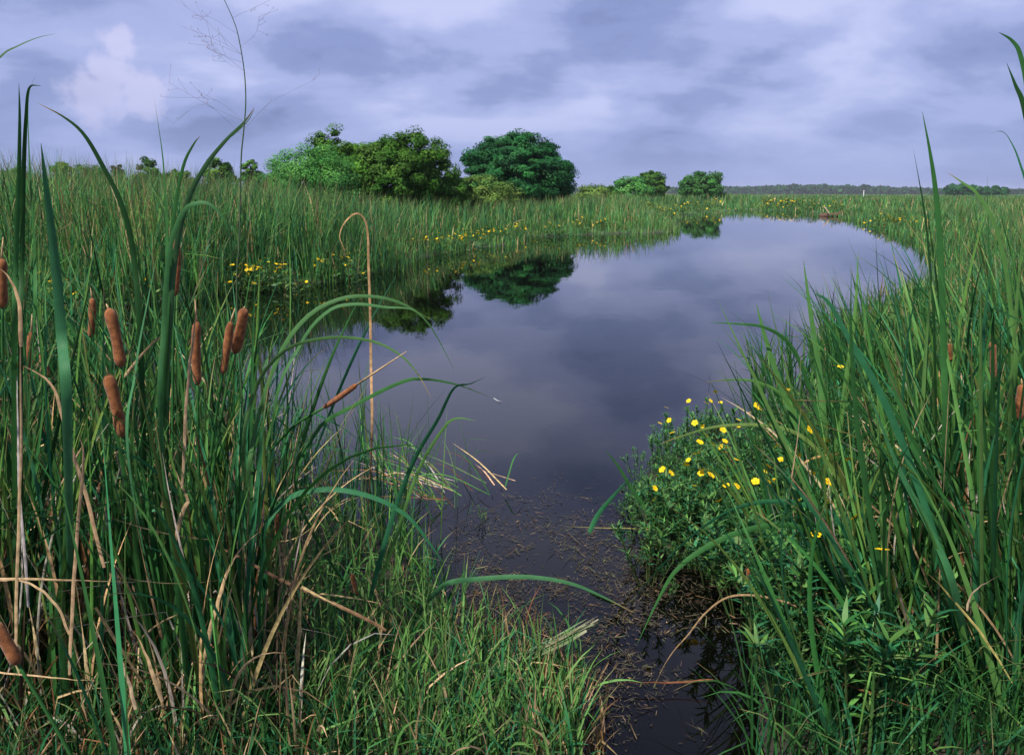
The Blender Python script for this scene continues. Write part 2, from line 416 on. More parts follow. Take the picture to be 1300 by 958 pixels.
tree('round_tree', 'tree', 'dark green dome-shaped tree standing alone by the water, largest reflection', base_at(655, D), top_at(170, D), wid_px(138, D), DG, 760, 170, .21, low=.02, trunk_r=.22, clump_r=.078, squash=.5, rough=.06)
D = 36
tree('broad_tree', 'tree', 'broad mid-green bushy tree with a lumpy crown and ragged top', base_at(502, D), top_at(162, D), wid_px(134, D), MG, 700, 180, .14, low=.02, trunk_r=.16, clump_r=.08, squash=.75, rough=.26, lean=-.12)
D = 41
tree('broad_tree', 'tree', 'smaller loose-topped tree rising behind the pale green bush', base_at(432, D), top_at(164, D), wid_px(86, D), MG, 210, 140, .16, low=.12, trunk_r=.13, clump_r=.12, rough=.14)
D = 33
tree('feathery_bush', 'shrub', 'pale green feathery bush with a taller rounded crown beside the broad tree', base_at(400, D), top_at(184, D), wid_px(112, D), LG, 300, 130, .10, low=.05, trunk_r=.06, clump_r=.12, rough=.13)
tree('feathery_bush', 'shrub', 'pale green feathery low bush at the reed-side end of the tree group', base_at(354, D + 2), top_at(199, D + 2), wid_px(56, D), LG, 150, 120, .10, low=.05, trunk_r=.05, clump_r=.17, rough=.13)
D = 44
tree('dark_shrub', 'shrub', 'small dark green shrub between the broad tree and the round tree', base_at(572, D), top_at(216, D), wid_px(44, D), MG, 90, 110, .16, low=.1, trunk_r=.06, clump_r=.15, rough=.2)
tree('willow_shrub', 'shrub', 'yellow-green shrub in front of the round tree trunk', base_at(620, 47), top_at(222, 47), wid_px(74, 47), YG, 120, 110, .16, low=.05, trunk_r=.05, clump_r=.14, rough=.2, squash=.6)
tree('willow_shrub', 'shrub', 'small yellow-green shrub touching the dark shrub', base_at(592, 45), top_at(226, 45), wid_px(34, 45), YG, 70, 100, .15, low=.05, trunk_r=.05, clump_r=.16, rough=.2)
D = 112
tree('pale_bush', 'shrub', 'wide pale green bush in front of a small dark tree far down the bank', base_at(802, D), top_at(225, D), wid_px(52, D), LG, 110, 100, .4, low=.1, trunk_r=.12, clump_r=.13, rough=.2)
tree('distant_tree', 'tree', 'small dark rounded tree behind the wide pale bush', base_at(828, D + 10), top_at(217, D + 10), wid_px(40, D), MG, 100, 100, .42, low=.15, trunk_r=.15, clump_r=.15, rough=.15)
D = 128
tree('distant_tree', 'tree', 'small round green tree at the far bend of the channel', base_at(893, D), top_at(219, D), wid_px(52, D), [(.035, .125, .03), (.048, .155, .036), (.065, .19, .044)], 130, 110, .45, low=.12, trunk_r=.2, clump_r=.13, rough=.14)
tree('low_bush', 'shrub', 'low yellowish bush just past the round tree', base_at(757, 78), top_at(236, 78), wid_px(48, 78), YG, 70, 90, .28, low=.05, trunk_r=.08, clump_r=.17)
tree('low_bush', 'shrub', 'low grey-green bush between the yellowish bush and the wide pale bush', base_at(775, 98), top_at(238, 98), wid_px(34, 98), MG, 60, 90, .35, low=.05, trunk_r=.08, clump_r=.17)
tl = [(20, 212, 60, 'low rounded treetop'), (84, 203, 34, 'bushy treetop with a pointed crown'), (118, 208, 46, 'broad low treetop'), (152, 205, 24, 'reddish brown rounded treetop'), (192, 203, 40, 'wide rounded treetop'),
      (228, 210, 36, 'low dull treetop'), (282, 203, 42, 'full rounded treetop'), (322, 206, 30, 'narrow treetop')]
tx = ['at the very edge of the far treeline', 'second from the edge of the far treeline', 'beside the reddish treetop', 'the only brownish one in the far treeline', 'next to the reddish treetop on its far side',
      'in the gap before the full rounded one', 'behind the tall panicle grass stem', 'close beside the pale feathery bushes']
for q, (u, v, w, s) in enumerate(tl):
    d = R.uniform(72, 100)
    tree('distant_tree', 'tree', s + ' ' + tx[q], base_at(u, d), top_at(v, d), wid_px(w, d), [(.06, .06, .025), (.07, .07, .03), (.08, .065, .03)] if q == 3 else MG, 90, 90, .34, low=.1, trunk_r=.14, clump_r=.16, rough=.2, group='treetops beyond the far reed bed')
D = 420
for u, w, v, s in [(1214, 30, 234, 'wide bushy tree at the open end of the distant marsh clump'), (1234, 26, 235, 'rounded tree second in the distant marsh clump'), (1251, 13, 237, 'thin tree in the middle of the distant marsh clump'), (1262, 13, 236, 'thin tree fourth along the distant marsh clump'), (1274, 12, 237, 'thin tree ending the distant marsh clump')]:
    tree('distant_tree', 'tree', s, base_at(u, D + R.uniform(-8, 8)), top_at(v, D), wid_px(w, D), DG, 60, 60, 1.2, low=.12, trunk_r=.3, clump_r=.16, rough=.2, group='trees far out on the marsh')
# the wood on the horizon
m = MB(); n = 42000
az = np.radians(R.uniform(-40, 44, n)); r = R.uniform(1180, 1330, n)
deg = np.degrees(az); hh = np.interp(deg, [-40, 0, 13, 16, 19, 22, 24.5, 26.5, 28.5, 44], [8, 8, 9.5, 10, 12.5, 12, 10, 8.5, 5.5, 5]) * (1 + .10 * wob2(deg * 3, 0 * deg, 1) + .07 * wob2(deg * 11, 0 * deg, 1))
P = np.stack([r * np.sin(az), r * np.cos(az), R.uniform(0, 1, n) ** .7 * hh], 1)
leaves(m, P, R.normal(size=(n, 3)) + np.array([0, -.6, .6]), R.uniform(4, 8, n), mixcol(DG, [2, 3, 1], n) * .55, asp=.9)
tag(m.build('far_wood', M_FOL), 'dark blue-green wood lying along the horizon', 'woods', kind='stuff')

# ------------------------------------------------------------------ cattail shoots
def leaf_set(n, H, spread, wide=(.010, .025), dead=.0, droop=.5, seed_tan=.25):
    B = np.stack([R.normal(0, spread, n), R.normal(0, spread, n), np.full(n, -.05)], 1)
    col = mixcol([G_DARK, G_MID, G_BLUE, G_LIGHT, (.13, .20, .045)], [2.2, 4, 3, 2.2, .5], n, .24)
    tip = np.where(R.random((n, 1)) < seed_tan, np.array([[.36, .23, .11]]), col * 1.15)
    return ribbons(B, R.uniform(0, 2 * PI, n), H * R.uniform(.7, 1.12, n), R.uniform(*wide, n), np.abs(R.normal(.05, .10, n)), np.abs(R.normal(droop * .45, droop, n)),
                   S=14, pw=2.3, tw0=R.uniform(-1.2, 1.2, n), tw1=R.uniform(-2.2, 2.2, n), col=col, tip=tip, tipfrac=.13,
                   ks=R.uniform(.55, .92, n), ka=np.where(R.random(n) < .14, R.uniform(.8, 2.0, n), 0), fold=.35)
def dead_set(n, H, spread):
    B = np.stack([R.normal(0, spread, n), R.normal(0, spread, n), np.full(n, -.05)], 1)
    col = mixcol([TAN, BROWN, PALE], [4, 1.6, 1.6], n, .22)
    return ribbons(B, R.uniform(0, 2 * PI, n), H * R.uniform(.35, .85, n), R.uniform(.007, .019, n), np.abs(R.normal(.12, .17, n)), R.normal(.3, .6, n),
                   S=12, pw=1.5, tw0=R.uniform(-2, 2, n), tw1=R.uniform(-3, 3, n), col=col, ks=R.uniform(.3, .85, n), ka=np.where(R.random(n) < .5, R.uniform(.7, 2.2, n), 0), fold=.3)
GREEN_SETS = []
for q in range(18):
    m = MB(); m.add(*leaf_set(R.integers(7, 12), 1.6, .028, droop=.35 + .06 * (q % 5))); GREEN_SETS.append(m.mesh('leaves'))
    GREEN_SETS[-1].materials.append(M_LEAF)
DEAD_SETS = []
for q in range(7):
    m = MB(); m.add(*dead_set(R.integers(3, 7), 1.6, .05)); DEAD_SETS.append(m.mesh('dead_leaves')); DEAD_SETS[-1].materials.append(M_DEAD)
def shoot(x, y, H, label, group, dead=.5, name='cattail', tilt=(0, 0)):
    t = empty(name, (x, y, max(ground_z(x, y), -.1)), R.uniform(0, 2 * PI), H / 1.6)
    q = Vector((R.normal(tilt[0], .08), R.normal(tilt[1], .08), 1)).to_track_quat('Z', 'Y'); t.rotation_euler = (q.to_matrix() @ t.rotation_euler.to_matrix()).to_euler()
    tag(t, label, 'cattail', group)
    link(bpy.data.objects.new('leaves', GREEN_SETS[R.integers(len(GREEN_SETS))]), t)
    if R.random() < dead: link(bpy.data.objects.new('dead_leaves', DEAD_SETS[R.integers(len(DEAD_SETS))]), t)
    return t
def scatter(n, u0, u1, v0, v1, keep):
    out = []
    while len(out) < n:
        p = onz(R.uniform(u0, u1), R.uniform(v0, v1), .05)
        if keep(p[0], p[1]) and all((p[0] - a) ** 2 + (p[1] - b) ** 2 > .0035 for a, b in out): out.append((p[0], p[1]))
    return out
GL = 'cattail shoots in the stand with the large brown seed heads'
LL = 'green cattail shoot without a seed head in the stand around the large brown heads'
k = 0
for x, y in scatter(132, -150, 345, 590, 960, lambda x, y: y > 1.8 and R.random() < np.clip(1.1 - (x + 1.0) * 1.2, .15, 1)):
    u = 650 + x / y * F * .98
    shoot(x, y, R.uniform(1.05, 1.5) if y < 3 else R.uniform(1.2, 1.6), LL, GL, .95)
GT = 'slender cattail shoots standing in the shallow water'
for x, y in scatter(16, 320, 560, 560, 700, lambda x, y: R.random() < .9 - (x + .9) * .6):
    shoot(x, y, R.uniform(.55, .95), 'short slender cattail shoot standing in the water at the edge of the seed-head stand', GT, .1)
GR = 'cattail shoots in the stand behind the yellow flowers'
LR = 'green cattail shoot in the dense stand behind the yellow-flowered mound'
for x, y in scatter(112, 990, 1500, 560, 960, lambda x, y: y > 1.9 and x > .95 and R.random() < np.clip((x - .75) * 1.1, .1, 1)):
    shoot(x, y, R.uniform(1.05, 1.5) * np.interp(650 + x / y * F * .98, [980, 1120, 1250], [.66, .95, 1.12]), LR, GR, .3, tilt=(-.26, 0))
def stand(label, pts, h0, h1, tilt):
    m = MB()
    for x, y in pts:
        n = int(R.integers(6, 11)); v, f, c = leaf_set(n, R.uniform(h0, h1) * np.interp(650 + x / y * F * .98, [330, 960, 1120, 1260], [1, .55, .9, 1.1]), .03, droop=R.uniform(.3, .65))
        v = v.copy(); v[:, 0] += v[:, 2] * R.normal(tilt, .1); v += np.array([x, y, max(ground_z(x, y), -.1)]); m.add(v, f, c)
    return tag(m.build('cattail_stand', M_LEAF), label, 'cattails', kind='stuff')
stand('cattail mass further back behind the yellow-flowered mound', scatter(95, 960, 1500, 440, 570, lambda x, y: signed(np.array([x]), np.array([y]))[0] > -.35), 1.0, 1.4, -.14)
stand('cattail mass standing in the water behind the large brown seed heads', scatter(34, -200, 330, 500, 600, lambda x, y: True), 1.1, 1.5, 0)

# seed heads --------------------------------------------------------
def lathe_along(mb, A, B, rad, col, bulge=1.0, k=20, n=44):
    A = np.asarray(A, float); B = np.asarray(B, float); s = np.linspace(0, 1, n)
    s = .5 - .5 * np.cos(s * PI)
    prof = np.clip(np.minimum(s, 1 - s) * 6.5, 0, 1); prof = np.sqrt(1 - (1 - prof) ** 2)
    r = rad * np.maximum(prof, .10) * (1 + .05 * np.sin(s * 9 + R.uniform(0, 6)) + .07 * (s - .5) * bulge)
    P = A + (B - A) * s[:, None]; ax = (B - A) / np.linalg.norm(B - A); pr = np.cross(ax, [.3, .9, .1])
    P = P + pr * (np.sin(s * PI) * .05 * np.linalg.norm(B - A))[:, None] * R.uniform(-.7, .7)
    i0 = mb.n; tube(mb, P, r, col, k)
    V = mb.v[-1]; ctr = np.repeat(P, k, 0); o = V[:len(ctr)] - ctr
    V[:len(ctr)] = ctr + o * (1 + .035 * wob(V[:len(ctr)] * 38 + rad * 900) + .03 * wob(V[:len(ctr)] * 120) + R.normal(0, .010, len(ctr)))[:, None]
def seed_cattail(top, bot, d, rad, label, ground=None, spike=.6, leaves_n=2, name='cattail', group='cattails with brown seed heads', d2=None, stemcol=G_MID, H=1.25):
    rad *= .88
    A = at(*bot, d); B = at(*top, d if d2 is None else d2)
    ax = (B - A); ax /= np.linalg.norm(ax)
    if ground is None:
        g = A - ax * (A[2] / max(ax[2], .75)); g = np.array([g[0] * .8 + A[0] * .2, g[1] * .8 + A[1] * .2, 0])
    else: g = np.array(onz(*ground, .05))
    t = empty(name, (g[0], g[1], 0)); tag(t, label, 'cattail', group)
    o = g.copy(); o[2] = 0
    m = MB(); c1 = A - ax * .25
    P = spline([g - o - [0, 0, .05], (g * .5 + c1 * .5) - o, c1 - o, A - o + ax * .01], 18); tube(m, P, np.linspace(.006, .0042, 18), stemcol, 7)
    m.build('stem', M_LEAF, t)
    m = MB(); lathe_along(m, A - o, B - o, rad, (1, 1, 1)); m.build('seed_head', M_SPIKE, t)
    if spike > 0:
        m = MB(); e = B + ax * .12 * spike + np.array([R.uniform(-.01, .01), 0, -.005]); tube(m, [B - o - ax * .01, (B + e) / 2 - o, e - o], [.0035, .0028, .001], TAN, 6); m.build('spike_tip', M_DEAD, t)
    m = MB(); m.add(*leaf_set(leaves_n + 2, H, .02, droop=.3)); m.build('leaves', M_LEAF, t)
    return t
SH = seed_cattail
SH((138, 391), (154, 466), 2.35, .0185, 'cattail with a plump brown head leaning over, uppermost of the two stacked ones', spike=.15)
SH((137, 475), (156, 555), 2.3, .0195, 'cattail with the lowest long brown head directly under another head', spike=.3)
SH((250, 408), (251, 489), 2.35, .0155, 'cattail with an upright brown head behind a tan dead blade')
SH((293, 408), (283, 475), 2.5, .0145, 'cattail with a brown head tucked behind a neighbour tilted the other way', spike=.4)
SH((310, 391), (298, 449), 2.55, .020, 'cattail with a short plump brown head nearest the open water', spike=.1)
SH((224, 303), (222, 376), 2.7, .0135, 'cattail with a thin brown head higher than the rest of the stand')
SH((117, 378), (115, 428), 3.3, .016, 'cattail with a small dull brown head behind the plump ones', spike=.4)
SH((2, 328), (3, 391), 2.5, .018, 'cattail with a brown head half out of view behind a curved dead blade')
SH((40, 421), (33, 474), 2.8, .013, 'cattail with a thin rusty head half hidden by crossing blades')
SH((52, 449), (62, 478), 3.0, .012, 'cattail with a short dark head leaning beside the half hidden rusty one', spike=.2)
SH((453, 488), (410, 518), 2.6, .0105, 'cattail bent far over the water with a slim orange-brown head', ground=(240, 705), spike=2.2, leaves_n=1, d2=2.5)
SH((-8, 790), (23, 843), 1.75, .0165, 'cattail with a fat brown head low down among dead blades in the near corner', spike=0)
SH((352, 652), (352, 690), 2.9, .009, 'cattail with a small dark thin head low over the grass', spike=.2, leaves_n=0, H=.6)
SH((447, 728), (453, 756), 2.8, .010, 'cattail with a tiny olive brown head down in the bright grass', spike=.1, leaves_n=0, stemcol=G_LIGHT, H=.4)
SH((950, 721), (950, 754), 3.1, .010, 'cattail with a tiny brown head low beside the black mud', spike=.1, leaves_n=0, H=.4)
SH((1260, 433), (1261, 481), 3.0, .014, 'cattail with a straight rusty head among tall dark blades', spike=.3)
SH((1298, 488), (1293, 533), 2.4, .016, 'cattail with a rusty head half out of view beside tall dark blades', spike=.2)
SH((1206, 436), (1207, 458), 3.4, .012, 'cattail with a short orange head deep among the tall dark blades', spike=.2)
SH((1195, 382), (1197, 408), 3.6, .010, 'cattail with a slim orange head above the short orange one', spike=.2)
SH((1200, 508), (1204, 548), 3.2, .009, 'cattail with a faint red-brown head in the shade of the dark blades', spike=.2)
SH((1262, 542), (1262, 568), 3.2, .009, 'cattail with a small red head below the straight rusty one', spike=.2)

# hand-set leaves: tall, arching and broken ones that stand out -------------
FACE = (0.15, -1, .25)
def lone(name, label, cat, ground, blades, group=None, part='leaves'):
    """a shoot whose blades follow given runs of points (tip first)"""
    g = onz(*ground, .03); t = empty(name, (g[0], g[1], 0)); tag(t, label, cat, group)
    o = np.array([g[0], g[1], 0]); mg = MB(); md = MB()
    for pts, dt, db, wpx, col, tipc, dead, toground in blades:
        n = len(pts); P = [at(u, v, dt + (db - dt) * q / max(n - 1, 1)) - o for q, (u, v) in enumerate(pts)]
        if toground: P.append(np.array([R.normal(0, .015), R.normal(0, .015), -.03]))
        wm = wpx / F * (dt + db) / 2
        blade_along(md if dead else mg, P, wm, FACE + R.normal(0, .35, 3) * np.array([1, .2, 1]), col, tipc, roll=.3 if dead else R.uniform(-1.3, 1.3), n=30, fold=.3)
    if mg.n: mg.build('leaves', M_LEAF, t)
    if md.n: md.build('dead_leaves', M_DEAD, t)
    return t
TB = (.33, .2, .09)
lone('cattail', 'cattail with one very broad upright blue-green blade close to the viewer', 'cattail', (95, 800), [
    ([(52, 182), (59, 240), (69, 325), (78, 425), (86, 560)], 1.62, 1.72, 14, (.04, .16, .065), None, 0, 1)])
lone('cattail', 'tall cattail with two dark upright blades and a drooping tip against the sky', 'cattail', (15, 820), [
    ([(24, 106), (25, 150), (24, 220), (20, 340), (18, 480)], 1.9, 2.0, 6.5, G_MID, None, 0, 1),
    ([(52, 109), (37, 112), (33, 150), (30, 220), (28, 340), (26, 480)], 1.9, 2.0, 6, G_DARK, None, 0, 1),
    ([(46, 92), (36, 130), (38, 220), (44, 330), (40, 470)], 2.0, 2.0, 6, G_MID, None, 0, 1)])
lone('cattail', 'cattail blade arching in from the edge of the picture high against the sky', 'cattail', (-150, 800), [
    ([(71, 43), (48, 48), (22, 59), (0, 73), (-40, 125), (-90, 260), (-130, 480)], 1.9, 1.9, 9, (.05, .12, .04), None, 0, 1)])
lone('cattail', 'cattail with three pointed blades leaning apart above the reed tops', 'cattail', (190, 830), [
    ([(48, 131), (80, 148), (106, 170), (130, 210), (155, 262), (170, 330), (180, 480)], 2.3, 2.4, 7, G_DARK, TB, 0, 1),
    ([(254, 173), (246, 183), (233, 210), (222, 265), (215, 340), (208, 480)], 2.3, 2.4, 6, G_MID, (.2, .1, .05), 0, 1),
    ([(195, 121), (202, 165), (208, 215), (212, 300), (210, 440)], 2.4, 2.4, 6, G_MID, TB, 0, 1),
    ([(323, 137), (310, 155), (285, 180), (258, 215), (236, 262), (222, 330), (213, 460)], 2.4, 2.4, 7, (.04, .11, .04), (.25, .15, .08), 0, 1)])
lone('cattail', 'cattail with a broad glossy blade curling over like a hook', 'cattail', (215, 840), [
    ([(296, 332), (292, 300), (284, 278), (268, 260), (250, 258), (232, 270), (215, 320), (208, 420), (205, 560)], 2.1, 2.1, 6.5, (.04, .14, .045), None, 0, 1),
    ([(200, 322), (190, 370), (172, 470), (165, 600)], 2.1, 2.1, 9, (.06, .20, .085), None, 0, 1)])
lone('cattail', 'cattail with long thin blades arching out over the open water', 'cattail', (330, 760), [
    ([(577, 470), (545, 412), (512, 386), (470, 376), (430, 380), (390, 402), (355, 450), (325, 540), (315, 640)], 2.6, 2.5, 6.5, (.06, .16, .05), None, 0, 1),
    ([(546, 405), (520, 392), (490, 390), (450, 386), (415, 396), (380, 440), (345, 540)], 2.5, 2.5, 5.5, (.05, .15, .05), (.10, .15, .04), 0, 1),
    ([(547, 504), (530, 474), (506, 449), (468, 432), (414, 429), (360, 446), (322, 500), (310, 600)], 2.4, 2.5, 5, (.07, .16, .05), (.42, .24, .10), 0, 1)])
lone('cattail', 'dead cattail with a hooked tan blade standing up from the water', 'cattail', (470, 655), [
    ([(438, 318), (431, 300), (438, 282), (452, 271), (463, 279), (467, 300), (468, 340), (470, 400), (471, 470), (472, 560)], 2.9, 3.0, 3.6, (.42, .26, .13), None, 1, 1)])
lone('cattail', 'cattail with a blade rising from the bright grass and bending over the water', 'cattail', (468, 770), [
    ([(617, 478), (597, 487), (576, 493), (556, 532), (527, 581), (502, 645), (480, 720)], 2.7, 2.7, 7, G_BLUE, None, 0, 1),
    ([(622, 504), (580, 488), (536, 481), (507, 486), (453, 513), (400, 550), (380, 640)], 2.7, 2.8, 6, G_MID, (.05, .12, .05), 0, 1),
    ([(604, 534), (580, 531), (562, 545), (530, 600), (500, 690)], 2.7, 2.7, 5, G_LIGHT, None, 0, 1)])
lone('cattail', 'cattail with a broad drooping blade in front of the broken reed pile', 'cattail', (340, 800), [
    ([(564, 716), (546, 690), (517, 655), (473, 631), (414, 621), (360, 637), (330, 700)], 2.5, 2.5, 9, G_BLUE, None, 0, 1)])
lone('cattail', 'cattail blade lying out flat over the black muddy water', 'cattail', (520, 775), [
    ([(806, 778), (765, 757), (723, 740), (669, 732), (605, 735), (560, 745)], 2.75, 2.75, 7, (.045, .15, .06), TB, 0, 1)])
lone('cattail', 'tall cattail with two needle-like blades rising above the horizon', 'cattail', (1190, 830), [
    ([(1171, 142), (1181, 195), (1188, 245), (1194, 320), (1198, 440), (1200, 580)], 2.5, 2.5, 9, G_MID, None, 0, 1),
    ([(1159, 187), (1167, 230), (1173, 265), (1180, 330), (1187, 460)], 2.6, 2.6, 5, G_DARK, None, 0, 1),
    ([(1203, 219), (1222, 232), (1242, 248), (1268, 300), (1284, 400), (1280, 520)], 2.4, 2.4, 8, G_LIGHT, TB, 0, 1)])
lone('cattail', 'cattail with pointed blades leaning in from the picture edge above the horizon', 'cattail', (1340, 820), [
    ([(1268, 41), (1285, 52), (1296, 72), (1306, 130), (1318, 280), (1325, 480)], 1.9, 1.9, 9, G_MID, None, 0, 1),
    ([(1278, 80), (1289, 108), (1301, 140), (1318, 240), (1330, 460)], 1.9, 1.9, 9, G_DARK, None, 0, 1),
    ([(1256, 170), (1272, 167), (1283, 180), (1294, 205), (1308, 260), (1322, 400)], 2.0, 1.9, 8, G_BLUE, TB, 0, 1)])
lone('cattail', 'cattail with one broad bright blade slanting across the dark stand', 'cattail', (1240, 880), [
    ([(1057, 385), (1075, 430), (1105, 505), (1142, 596), (1185, 680), (1215, 760)], 2.2, 2.2, 14, (.05, .19, .07), None, 0, 1),
    ([(1033, 372), (1052, 384), (1078, 430), (1118, 500), (1160, 600), (1200, 730)], 2.3, 2.3, 12, G_BLUE, None, 0, 1)])
lone('cattail', 'cattail with long blades arching down over the yellow flowers to the mud', 'cattail', (1110, 830), [
    ([(799, 768), (825, 735), (863, 694), (905, 660), (946, 641), (990, 636), (1030, 644), (1075, 680)], 2.7, 2.6, 7, G_BLUE, None, 0, 1),
    ([(809, 817), (835, 762), (858, 724), (897, 694), (950, 672), (1010, 668), (1065, 705)], 2.6, 2.6, 9, G_MID, None, 0, 1),
    ([(838, 563), (870, 552), (912, 541), (971, 540), (1020, 555), (1065, 610), (1090, 700)], 2.9, 2.7, 6, (.10, .17, .04), TB, 0, 1)])
lone('cattail', 'cattail with stiff blades pointing out over the water beside the flower mound', 'cattail', (1060, 700), [
    ([(900, 409), (935, 411), (972, 416), (1005, 440), (1030, 500), (1050, 580)], 3.4, 3.4, 6, G_MID, None, 0, 1),
    ([(1020, 330), (1028, 390), (1040, 470), (1050, 580)], 3.5, 3.4, 9, (.07, .19, .05), None, 0, 1),
    ([(960, 385), (972, 430), (995, 500), (1030, 590)], 3.5, 3.4, 10, (.07, .19, .05), None, 0, 1),
    ([(1090, 320), (1085, 400), (1072, 500), (1062, 600)], 3.6, 3.4, 8, G_LIGHT, None, 0, 1),
    ([(895, 485), (930, 482), (965, 486), (1000, 510), (1040, 590)], 3.3, 3.4, 5, G_LIGHT, TB, 0, 1)])
lone('cattail', 'cattail blade leaning from the mound with its foot in the black mud', 'cattail', (845, 680), [
    ([(768, 570), (785, 592), (802, 620), (825, 655)], 3.9, 3.9, 6, G_MID, None, 0, 1),
    ([(800, 606), (780, 628), (760, 652), (748, 676)], 3.9, 3.7, 7, G_BLUE, None, 0, 0)])
def dead(label, pts, dt, db, wpx, col=TAN, blunt=False):
    n = len(pts); P = np.array([at(u, v, dt + (db - dt) * q / (n - 1)) for q, (u, v) in enumerate(pts)])
    P[:, 2] = np.maximum(P[:, 2], .02)
    P = spline(P, 12); P[1:-1] += R.normal(0, .0009, (10, 3)); P[:, 2] = np.maximum(P[:, 2], .02)
    c = P.mean(0); c[2] = 0
    m = MB(); blade_along(m, P - c, .62 * wpx / F * (dt + db) / 2, FACE, col, np.array(col) * .7, blunt=blunt, roll=R.uniform(-2.2, 2.2), n=48, base_w=.8, fold=.4, tipfrac=.5)
    o = m.build('dead_reed', M_DEAD); o.location = c; return tag(o, label, 'dead reed')
dead('flat tan dead blade lying straight across the stand near the bottom', [(182, 738), (110, 737), (30, 735), (-20, 735)], 2.0, 2.0, 6)
dead('thin tan dead stalk lying across the bottom corner below the fat brown head', [(124, 864), (70, 860), (0, 853), (-30, 850)], 1.9, 1.9, 4)
dead('curved tan dead blade arching up out of the lower stand like a sickle', [(330, 674), (312, 690), (294, 714), (275, 768), (262, 820), (254, 880)], 2.3, 2.2, 9)
dead('long brown dead blade slanting down across the bright grass', [(222, 672), (290, 700), (353, 734), (450, 778), (490, 800)], 2.4, 2.5, 8, (.27, .16, .09))
dead('tan dead blade folded over sharply in the middle of the stand', [(218, 587), (229, 612), (238, 634), (236, 640), (230, 655), (222, 690)], 2.2, 2.2, 9, (.45, .31, .18))
dead('pale bleached stalk standing at the edge behind the half hidden rusty head', [(5, 424), (18, 460), (22, 520), (24, 606), (32, 714), (36, 770)], 2.0, 2.0, 6, (.42, .38, .36))
dead('straight tan dead stalk standing at the edge of the stand', [(25, 400), (27, 480), (27, 560), (24, 650), (21, 760), (20, 830)], 1.9, 1.9, 7)
dead('crooked tan dead blade bending down beside the two stacked heads', [(29, 464), (48, 474), (69, 493), (80, 530), (90, 565), (112, 640), (132, 720)], 2.1, 2.1, 8, (.44, .29, .17))
dead('tan dead blade hanging straight down under the stacked heads', [(100, 552), (106, 575), (104, 610), (97, 690), (92, 770), (88, 856)], 2.0, 2.0, 8, (.40, .27, .16))
dead('curved tan dead blade arching over like a bow near the bottom corner', [(-5, 737), (25, 737), (52, 748), (74, 772), (88, 805)], 1.9, 1.9, 6)
dead('tan dead blade curving down in front of the cut-off brown head', [(-6, 338), (8, 348), (20, 370), (26, 400), (27, 440)], 1.9, 1.9, 8, (.45, .3, .17))
dead('short tan dead blade slanting across the stand beside the upper stacked head', [(213, 418), (190, 440), (165, 468), (158, 478)], 2.2, 2.3, 6)
dead('tan dead blade standing close in front of the upright brown head', [(249, 380), (246, 420), (240, 470), (235, 540), (231, 620)], 2.1, 2.2, 7, (.42, .29, .18))
dead('broken tan reed slanting in the lower stand with a cut square end', [(160, 788), (178, 815), (192, 850), (206, 890)], 2.0, 2.0, 9)
dead('pale reed stub slanting beside the broken square-ended reed', [(148, 822), (156, 845), (166, 875), (172, 900)], 2.0, 2.0, 8, (.45, .33, .22))
dead('long dead tan reed arching over the dark water below the flower mound', [(833, 866), (850, 832), (877, 802), (912, 763), (961, 756), (1020, 773), (1060, 812), (1095, 858)], 2.5, 2.5, 5, (.33, .22, .12))
dead('short orange-brown blade curving over the yellow flowers', [(1003, 600), (1020, 588), (1040, 579), (1065, 576)], 3.2, 3.2, 5, (.45, .26, .10))
dead('yellowish dead reed lying flat on the mud beside the mound', [(715, 668), (770, 670), (830, 672), (868, 682)], 4.05, 3.9, 3, (.22, .2, .07))
dead('rusty brown reed lying across the shadowed water at the bottom', [(742, 869), (800, 866), (850, 866), (905, 862)], 2.65, 2.65, 4, (.22, .09, .045))
dead('tan dead reed slanting through the dark blades beside the lower leaves', [(1105, 652 + 70), (1075, 735), (1040, 752), (1010, 770)], 2.6, 2.7, 5)
dead('pale dead reed slanting among tall dark blades near the picture edge', [(1292, 720), (1255, 738), (1235, 752), (1228, 775)], 2.2, 2.2, 5, (.4, .3, .2))
dead('yellow dead stalk leaning low among the tall dark blades', [(1165, 715), (1200, 750), (1250, 810), (1285, 866)], 2.2, 2.2, 6, (.42, .36, .12))

# pale grassy stem at the water's edge
P = [at(754, 793, 2.72), at(720, 812, 2.7), at(680, 832, 2.68), at(640, 850, 2.66), at(600, 872, 2.6)]
c = np.array([P[-1][0], P[-1][1], 0]); t = empty('cut_reed', c); tag(t, 'thick pale green cut reed stem lying out over the dark water', 'reed')
m = MB(); tube(m, spline(np.array(P) - c, 14), np.linspace(.007, .009, 14), (.14, .20, .10), 7); m.build('stem', M_LEAF, t)
m = MB()
for q in range(26):
    jit = R.normal(0, .011, 3) * np.array([1, 1, .8]); s0 = np.array(P) - c + jit + R.normal(0, .004, (5, 3)) + np.array([0, 0, .008])
    s0[0] += (np.array(P[0]) - np.array(P[1])) * R.uniform(-.6, .12); s0[1:] += np.linspace(0, 1, 4)[:, None] * R.normal(0, .012, 3)
    blade_along(m, s0, R.uniform(.004, .010), (R.normal(0, .4), -.6, 1), mixcol([(.15, .22, .11), (.20, .25, .15), (.10, .17, .07), (.25, .22, .13)], [3, 2, 2, 1], 1)[0], (.3, .3, .2), roll=R.uniform(-2, 2), n=14, blunt=R.random() < .5)
m.build('leaves', M_LEAF, t)

